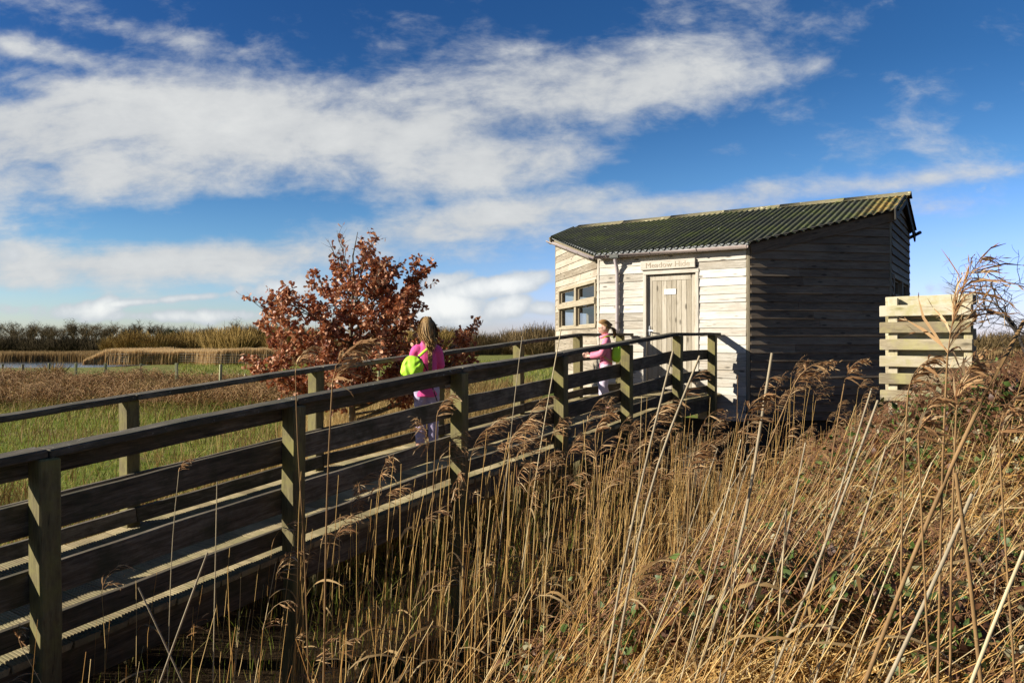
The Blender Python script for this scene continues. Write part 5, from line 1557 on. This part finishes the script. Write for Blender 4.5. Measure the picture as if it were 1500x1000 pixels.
def child(name, label, M0, H, facing, legs, arms, headc, hpitch, hyaw, jac, trs, hairm, lean=(0, 0)):
    """H height; coordinates in metres for the standing child, +y forwards, feet on z=0"""
    Mr = M0 @ Matrix.Rotation(facing, 4, 'Z')
    k = H
    def P(x, y, z, a, b=None): return (x * k, y * k, z * k, a * k, (b or a) * k)
    lx, ly = lean
    t = thing(name, label, 'child', Mr)
    pel = P(0, 0, .50, .068, .052); spi = P(lx * .3, ly * .3, .61, .062, .048); che = P(lx * .8, ly * .8, .73, .070, .050); nb = P(lx, ly, .805, .040, .036)
    nk = P(*(Vector((lx, ly, .845)) * .7 + Vector(headc) * .3 - Vector((0, 0, .012))), .030, .030)
    trunk_c = [pel, spi, che, nb, nk]
    bodies = []; chains = [trunk_c]; fingers = []
    armpts = []
    for sd, (sh, el, wr, fwd, side) in zip((-1, 1), arms):
        c = [che, P(*sh, .036), P(*el, .0265), P(*wr, .0175)]
        chains.append(c); armpts.append(c)
        hc, fg = hand_chains(Vector(wr) * k, Vector(fwd), Vector(side), k * .80, .55, sd)
        chains.append([P(*wr, .0175)] + hc[1:]); fingers += fg
    legpts = []
    for (hip, kn, an, toe) in legs:
        c = [pel, P(*hip, .052), P(*kn, .036), P(*an, .023)]
        chains.append(c); legpts.append((c, toe))
    skinm = skin_raw(chains, tuple(round(v, 4) for v in pel[:3]))
    parts_ = [skinm]
    for f in fingers:
        parts_.append(skin_raw([f], tuple(round(v, 4) for v in f[0][:3])))
    hm, Rh = head_mesh(Vector(headc) * k, hpitch, hyaw, .80 * k)
    parts_.append(hm)
    body = fuse(parts_, 'body', .0042, M['skin'], 2)
    b = mobj('body', body, t, Mr)
    Mh = Mr @ Rh
    # eyes and mouth
    for sx in (-1, 1):
        g = Geo(); bm = bmesh.new(); bmesh.ops.create_uvsphere(bm, u_segments=10, v_segments=8, radius=.0085)
        me = bpy.data.meshes.new('eye'); bm.to_mesh(me); bm.free(); me.materials.append(M['eye'])
        mobj('eye', me, b, Mh @ Matrix.Translation((sx * .0245, .0655, .006)) @ Matrix.Diagonal((1.25, .6, .8, 1)))
    g = Geo(); tube1(g, [(-.017, .076, -.049), (0, .0845, -.048), (.017, .076, -.049)], [.0018, .0045, .0018], 6)
    mobj('mouth', g.mesh('mouth', M['lip'], True), b, Mh)
    # jacket: a little larger than the body, hem below the hips, cuffs at the wrists
    g1 = [loft([P(0, -.004, .405, .088, .072), P(0, -.003, .43, .092, .076), P(0, 0, .50, .086, .072), P(lx * .3, ly * .3, .61, .078, .066), P(lx * .8, ly * .8, .70, .082, .066), P(lx, ly, .755, .080, .060), P(lx, ly, .788, .058, .052), P(lx, ly + .004, .822, .044, .046), P(lx, ly + .006, .834, .040, .042)])]
    for c in armpts:
        sh, el, wr = c[1:]
        w2 = tuple(el[i] + (wr[i] - el[i]) * .96 for i in range(3))
        mid = tuple(sh[i] + (el[i] - sh[i]) * .5 for i in range(3)); mid2 = tuple(el[i] + (w2[i] - el[i]) * .5 for i in range(3))
        st0 = tuple(sh[i] + (Vector(che[:3])[i] - sh[i]) * .45 for i in range(3))
        g1.append(loft([(st0[0], st0[1], sh[2] - .015 * k, .046 * k, .048 * k), (*sh[:3], .044 * k, .046 * k), (*mid, .039 * k, .040 * k), (*el[:3], .038 * k, .038 * k), (*mid2, .035 * k, .035 * k), (*w2, .030 * k, .029 * k)]))
    jm = fuse(g1, 'jacket', .0065, jac, 4)
    # soft creases
    n_ = len(jm.vertices); co_ = np.zeros(n_ * 3, np.float32); jm.vertices.foreach_get('co', co_); co_ = co_.reshape(-1, 3)
    no_ = np.zeros(n_ * 3, np.float32); jm.vertices.foreach_get('normal', no_); no_ = no_.reshape(-1, 3)
    wv = np.sin(co_[:, 2] * 62 / k + 2.2 * np.sin(co_[:, 0] * 21) + 1.5 * np.sin(co_[:, 1] * 26)) * .5 + (vnoise(co_[:, 0] + co_[:, 1], co_[:, 2], 26, 3) - .5)
    jm.vertices.foreach_set('co', (co_ + no_ * (wv * .0026)[:, None]).astype(np.float32).ravel()); jm.update()
    mobj('jacket', jm, t, Mr)
    # trousers and shoes
    tg_ = [loft([P(0, 0, .56, .070, .058), P(0, 0, .52, .078, .064), P(0, 0, .47, .084, .068), P(0, 0, .435, .074, .060)])]
    for c, toe in legpts:
        hp, kn, an = c[1:]
        mid = tuple(hp[i] + (kn[i] - hp[i]) * .5 for i in range(3)); m2 = tuple(kn[i] + (an[i] - kn[i]) * .5 for i in range(3))
        tg_.append(loft([(hp[0] * .9, hp[1], hp[2] + .03 * k, .054 * k, .054 * k), (*hp[:3], .056 * k, .060 * k), (*mid, .052 * k, .054 * k), (*kn[:3], .045 * k, .046 * k), (*m2, .041 * k, .042 * k), (an[0], an[1], an[2] + .006 * k, .036 * k, .037 * k)]))
    tm = fuse(tg_, 'trousers', .0065, trs, 3)
    n_ = len(tm.vertices); co_ = np.zeros(n_ * 3, np.float32); tm.vertices.foreach_get('co', co_); co_ = co_.reshape(-1, 3)
    no_ = np.zeros(n_ * 3, np.float32); tm.vertices.foreach_get('normal', no_); no_ = no_.reshape(-1, 3)
    wv = np.sin(co_[:, 2] * 75 + 3 * np.sin(co_[:, 0] * 30 + co_[:, 1] * 25))
    tm.vertices.foreach_set('co', (co_ + no_ * (wv * .0025)[:, None]).astype(np.float32).ravel()); tm.update()
    mobj('trousers', tm, t, Mr)
    for c, toe in legpts:
        an = Vector(c[3][:3]); d = Vector(toe).normalized()
        heel = an - d * .022 * k; heel.z = .026 * k; ball = an + d * .085 * k; ball.z = .022 * k; tip = an + d * .125 * k; tip.z = .019 * k
        a1 = (an.x, an.y, an.z + .002, .030 * k, .030 * k)
        ch = [[a1, (an.x, an.y, .032 * k, .031 * k, .032 * k), (*ball, .031 * k, .021 * k), (*tip, .024 * k, .017 * k)], [(an.x, an.y, .032 * k, .031 * k, .032 * k), (*heel, .028 * k, .026 * k)]]
        sm_ = fuse([skin_raw(ch, tuple(round(v, 4) for v in ch[0][1][:3]))], 'shoe', .005, M['shoe'], 2)
        mobj('shoe', sm_, t, Mr)
    return t, Mr, Mh, k

def hair_strands(paths, w, mat, name, parent, Mx):
    """paths [N,K,3]: overlapping locks lying over the head"""
    g = Geo(); N, K, _ = paths.shape
    T = np.gradient(paths, axis=1); out = paths - paths.mean(axis=(0, 1)) 
    S = unit(np.cross(T, out)); wv = np.full((N, K), w) * np.linspace(1, .65, K)[None]
    g.ribbons(paths, wv, S)
    # give the locks body: second layer underneath
    return mobj(name, g.mesh(name, mat), parent, Mx)

def scalp(name, mat, parent, Mh, back_z, front=.05):
    """cap of hair following the skull, open over the face"""
    bm = bmesh.new(); bmesh.ops.create_icosphere(bm, subdivisions=5, radius=1)
    dele = []
    for v in bm.verts:
        x, y, z = v.co
        lim = .42 + .55 * max(0, y) if y > 0 else back_z + (.42 - back_z) * sstep(-.75, .25, y)
        if z < lim - .12 * abs(x): dele.append(v)
        gr = .012 * (math.sin(math.atan2(x, y + 2.2) * 130) * .5 + math.sin(x * 37 + z * 9) * .5)
        v.co = Vector((x * (.080 + gr * .10), y * (.100 if y < 0 else .090) * (1 + gr * .3), z * .113 * (1 + gr * .2)))
    bmesh.ops.delete(bm, geom=dele, context='VERTS')
    for f in bm.faces: f.smooth = True
    ret = bmesh.ops.extrude_face_region(bm, geom=bm.faces[:])
    for v in [e for e in ret['geom'] if isinstance(e, bmesh.types.BMVert)]: v.co *= .93
    bmesh.ops.recalc_face_normals(bm, faces=bm.faces)
    me = bpy.data.meshes.new(name); bm.to_mesh(me); bm.free(); me.materials.append(mat)
    return mobj(name, me, parent, Mh)

rk = np.random.default_rng(21)
# --- the child by the hut: profile to the left, hands together in front, pony tail
pt = bt(1.13, 2.92)
feet = Vector((pt.x, pt.y, deck_h(2.92) + .002))
H2 = 1.27
legs = [((-.046, .0, .475), (-.050, .035, .265), (-.050, -.045, .052), (0, 1, 0)), ((.046, .0, .475), (.050, .045, .27), (.050, .03, .045), (0, 1, 0))]
arms = [((-.082, .0, .770), (-.115, .045, .625), (-.055, .175, .60), (.55, .8, .1), (0, .2, 1)), ((.082, .0, .770), (.115, .045, .625), (.055, .18, .612), (-.55, .8, .1), (0, .2, 1))]
c2, Mr2, Mh2, k2 = child('person', 'child in a pink jacket and pale trousers walking left, hands together, before the hut', Matrix.Translation(feet), H2, R(82), legs, arms, (0, .022, .918), R(-16), 0, M['pink'], M['lilac'], M['hair'], (0, .005))
hr = scalp('hair', M['hair'], c2, Mh2, -.30)
N = 300; ph = rk.uniform(-1.35, 1.35, N); K = 9; tt = np.linspace(0, 1, K)
st = np.stack([.058 * np.sin(ph), .045 * np.cos(ph) ** 2 + .012, .075 - .0 * ph], -1)
st = np.stack([np.sin(ph) * .070, rk.uniform(.02, .075, N) * np.cos(ph) ** .5 if False else .062 * np.cos(ph * .9), .05 + .045 * np.cos(ph * 1.1)], -1)
end = np.array([0, -.107, .005]) + rk.normal(0, .006, (N, 3))
midp = np.stack([np.sin(ph) * .092, np.full(N, -.045), .045 + .085 * np.cos(ph)], -1)
pth = (1 - tt)[None, :, None] ** 2 * st[:, None] + 2 * (tt * (1 - tt))[None, :, None] * midp[:, None] * 1.08 + tt[None, :, None] ** 2 * end[:, None]
r_ = np.linalg.norm(pth / np.array([.084, .104, .117]), axis=2, keepdims=True); pth = np.where(r_ < 1, pth / np.maximum(r_, .3), pth)
hair_strands(pth, .0035, M['hair'], 'locks', hr, Mh2)
N = 110; a0 = np.array([0, -.108, .004]); pth = np.zeros((N, 8, 3)); t8 = np.linspace(0, 1, 8)
off = rk.normal(0, .011, (N, 2))
for i in range(8):
    f = t8[i]; wd = .5 + 1.3 * math.sin(math.pi * min(1, f * 1.05)) * (1 - .4 * f)
    pth[:, i] = a0 + np.array([0, -.030 * math.sin(f * 2.6) - .012 * f, .012 * math.sin(f * 3) - .15 * f]) + np.stack([off[:, 0] * wd, off[:, 1] * wd, rk.normal(0, .003, N)], -1)
Mt = Mr2 @ Matrix.Translation(Mr2.inverted() @ (Mh2 @ Vector((0, 0, 0)))) @ Matrix.Scale(.80 * k2, 4)
hair_strands(pth, .004, M['hair'], 'ponytail', hr, Mt)
g = Geo(); g.tubes(np.array([[(math.cos(a) * .013, -.109, .004 + math.sin(a) * .013) for a in np.linspace(0, 6.2832, 13)]]), np.full((1, 13), .004), 5)
mobj('hair_band', g.mesh('hair_band', M['magenta'], True), hr, Mh2)
# spectacles
g = Geo()
for sx in (-1, 1):
    g.tubes(np.array([[(sx * .026 + math.cos(a) * .018, .0785 - abs(sx * .026 + math.cos(a) * .018) * .16, .005 + math.sin(a) * .0135) for a in np.linspace(0, 6.2832, 15)]]), np.full((1, 15), .0017), 5)
    tube1(g, [(sx * .044, .071, .009), (sx * .068, .045, .009), (sx * .076, -.004, .007)], .0017, 5)
tube1(g, [(-.009, .079, .008), (0, .082, .010), (.009, .079, .008)], .0017, 5)
mobj('glasses', g.mesh('glasses', M['specs'], True), c2, Mh2)
# collar
g = Geo(); g.tubes(np.array([[(math.cos(a) * .045 * k2, (.012 + math.sin(a) * .046) * k2, (.825 + .012 * math.sin(a) * -1) * k2) for a in np.linspace(0, 6.2832, 19)]]), np.full((1, 19), .017 * k2), 8)
mobj('collar', g.mesh('collar', M['pink'], True), c2, Mr2)

def rucksack(name, label, Mx, w, d, h, straps, seed):
    """soft bag: rounded body with a flap, a front pocket and webbing"""
    t = thing(name, label, 'bag', Mx)
    bm = bmesh.new(); bmesh.ops.create_icosphere(bm, subdivisions=5, radius=1)
    r = random.Random(seed)
    for v in bm.verts:
        x, y, z = v.co
        f = lambda q, e: math.copysign(abs(q) ** e, q)
        X, Y, Z = f(x, .62) * w / 2, f(y, .7) * d / 2, f(z, .60) * h / 2
        X *= 1 - .16 * max(0, z); Y *= 1 - .28 * max(0, z)
        wr_ = .004 * math.sin(Z * 55 + 3 * math.sin(X * 38)) + .004 * math.sin(X * 60 + Z * 31 + seed)
        if Y < 0: Y -= wr_ + .006 * (abs(Z + h * .12) < h * .22) * (abs(X) < w * .33)
        if Z > h * .18 and Z < h * .20: pass
        v.co = Vector((X + wr_ * .6, Y, Z))
    for f_ in bm.faces: f_.smooth = True
    me = bpy.data.meshes.new('bag'); bm.to_mesh(me); bm.free(); me.materials.append(M['lime'])
    mobj('bag', me, t, Mx)
    for pts, wd, mat in straps:
        g = Geo(); n = len(pts); P_ = np.array([[tuple(p) for p in pts]])
        for _ in range(1):
            uu = np.linspace(0, n - 1, n * 5); P_ = np.stack([np.interp(uu, np.arange(n), P_[0, :, i]) for i in range(3)], -1)[None]
            for __ in range(6): P_[:, 1:-1] = (P_[:, :-2] + 2 * P_[:, 1:-1] + P_[:, 2:]) / 4
        T = np.gradient(P_, axis=1); sdv = unit(np.cross(T, np.array([0, 1., 0]) + 0 * T)) if wd[1] == 'x' else np.broadcast_to(np.array([1., 0, 0]), P_.shape)
        g.ribbons(P_, np.full(P_.shape[:2], wd[0]), sdv)
        me = g.mesh('strap', mat)
        o = mobj('strap', me, t, Mx); md = o.modifiers.new('thick', 'SOLIDIFY'); md.thickness = .006; md.offset = 0
    return t
k = k2
Mb = Mr2 @ Matrix.Translation((0, -.118 * k, .650 * k)) @ Matrix.Rotation(R(6), 4, 'X')
st_ = []
for sx in (-1, 1):
    st_.append(([(sx * .052 * k, .030 * k, .115 * k), (sx * .058 * k, .065 * k, .158 * k), (sx * .062 * k, .118 * k, .170 * k), (sx * .064 * k, .178 * k, .120 * k), (sx * .070 * k, .190 * k, .03 * k), (sx * .086 * k, .150 * k, -.06 * k), (sx * .086 * k, .08 * k, -.10 * k), (sx * .070 * k, .03 * k, -.12 * k)], (.019, 'y'), M['lime']))
st_.append(([(-.07 * k, .188 * k, .03 * k), (0, .197 * k, .03 * k), (.07 * k, .188 * k, .03 * k)], (.009, 'x'), M['blackstrap']))
rucksack('rucksack', 'lime green rucksack on the back of the child by the hut', Mb, .215, .135, .30, st_, 2)

# --- the child seen from behind at the far rail
pt = bt(1.74, 6.05)
feet = Vector((pt.x, pt.y, deck_h(6.05) + .002))
H1 = 1.44
legs = [((-.044, .0, .475), (-.046, .010, .265), (-.048, -.01, .045), (-.15, 1, 0)), ((.044, .0, .475), (.048, .012, .265), (.052, .0, .045), (.2, 1, 0))]
arms = [((-.078, .0, .770), (-.112, .02, .635), (-.085, .165, .60), (.5, .85, .0), (0, .3, 1)), ((.078, .0, .770), (.106, .06, .635), (.06, .185, .61), (-.5, .85, .05), (0, .3, 1))]
c1, Mr1, Mh1, k1 = child('person', 'child in bright pink jacket with long plait, seen from behind at the far railing', Matrix.Translation(feet), H1, R(6), legs, arms, (0, .018, .920), R(-12), R(4), M['magenta'], M['lilac2'], M['hair2'], (0, .0))
hr = scalp('hair', M['hair2'], c1, Mh1, -.75)
N = 420; ph = rk.uniform(-1.9, 1.9, N) + math.pi * 0; K = 10; tt = np.linspace(0, 1, K)
top = np.stack([np.sin(ph) * .030, -.005 - .018 * np.cos(ph) + .01, np.full(N, .118)], -1) + rk.normal(0, .005, (N, 3))
side_ = np.stack([np.sin(ph) * .094, -.104 * np.cos(ph), np.full(N, .035) + rk.normal(0, .01, N)], -1) + rk.normal(0, .004, (N, 3))
low = np.stack([np.sin(ph) * .088 + .008, -.066 - .040 * np.cos(ph), np.full(N, -.085)], -1) + rk.normal(0, .011, (N, 3))
end = np.array([.028, -.104, -.185]) + rk.normal(0, .020, (N, 3)) * np.array([1.3, .7, 1.6])
ctrl = np.stack([top, side_, low, end], 1)
pth = np.zeros((N, K, 3))
for i in range(3): pth[..., i] = np.array([np.interp(tt * 3, np.arange(4), ctrl[j, :, i]) for j in range(N)])
for _ in range(3): pth[:, 1:-1] = (pth[:, :-2] + 2 * pth[:, 1:-1] + pth[:, 2:]) / 4
r_ = np.linalg.norm(pth / np.array([.083, .104, .117]), axis=2, keepdims=True); pth = np.where(r_ < 1, pth / np.maximum(r_, .35), pth)
hair_strands(pth, .0042, M['hair2'], 'locks', hr, Mh1)
# plait down the back, three interlaced strands
g = Geo(); K = 46; tt = np.linspace(0, 1, K)
for s_ in range(3):
    a = tt * 2 * math.pi * 4.2 + s_ * 2 * math.pi / 3
    wd = .016 * (1 - .45 * tt)
    P_ = np.stack([.032 + wd * np.sin(a) + .006 * tt, -.118 - .012 * np.sin(tt * 2) + .55 * wd * np.sin(2 * a) - .004, -.135 - .33 * tt], -1)
    g.tubes(P_[None], (.0125 * (1 - .42 * tt))[None], 7)
P_ = np.stack([np.full(5, .038), np.full(5, -.130), -.465 - np.linspace(0, .07, 5)], -1); g.tubes(P_[None], np.array([[.009, .013, .012, .008, .002]]), 7)
Mt = Mr1 @ Matrix.Translation(Mr1.inverted() @ (Mh1 @ Vector((0, 0, 0)))) @ Matrix.Scale(.80 * k1, 4)
mobj('plait', g.mesh('plait', M['hair2'], True), hr, Mt)
k = k1
Mb = Mr1 @ Matrix.Translation((-.105 * k, -.115 * k, .625 * k)) @ Matrix.Rotation(R(14), 4, 'Y') @ Matrix.Rotation(R(-20), 4, 'Z')
st_ = [([(.02 * k, .020 * k, .10 * k), (.045 * k, .045 * k, .15 * k), (.075 * k, .085 * k, .205 * k), (.082 * k, .16 * k, .20 * k), (.05 * k, .20 * k, .13 * k)], (.017, 'y'), M['lime']),
       ([(.05 * k, -.01 * k, .09 * k), (.12 * k, .025 * k, .0), (.18 * k, .03 * k, -.10 * k), (.24 * k, .04 * k, -.19 * k)], (.006, 'y'), M['blackstrap']),
       ([(.03 * k, -.03 * k, .105 * k), (.055 * k, -.02 * k, .075 * k), (.06 * k, -.02 * k, .04 * k)], (.014, 'y'), M['blackstrap'])]
rucksack('rucksack', 'lime green rucksack slung on one shoulder of the child seen from behind', Mb, .235, .16, .275, st_, 5)
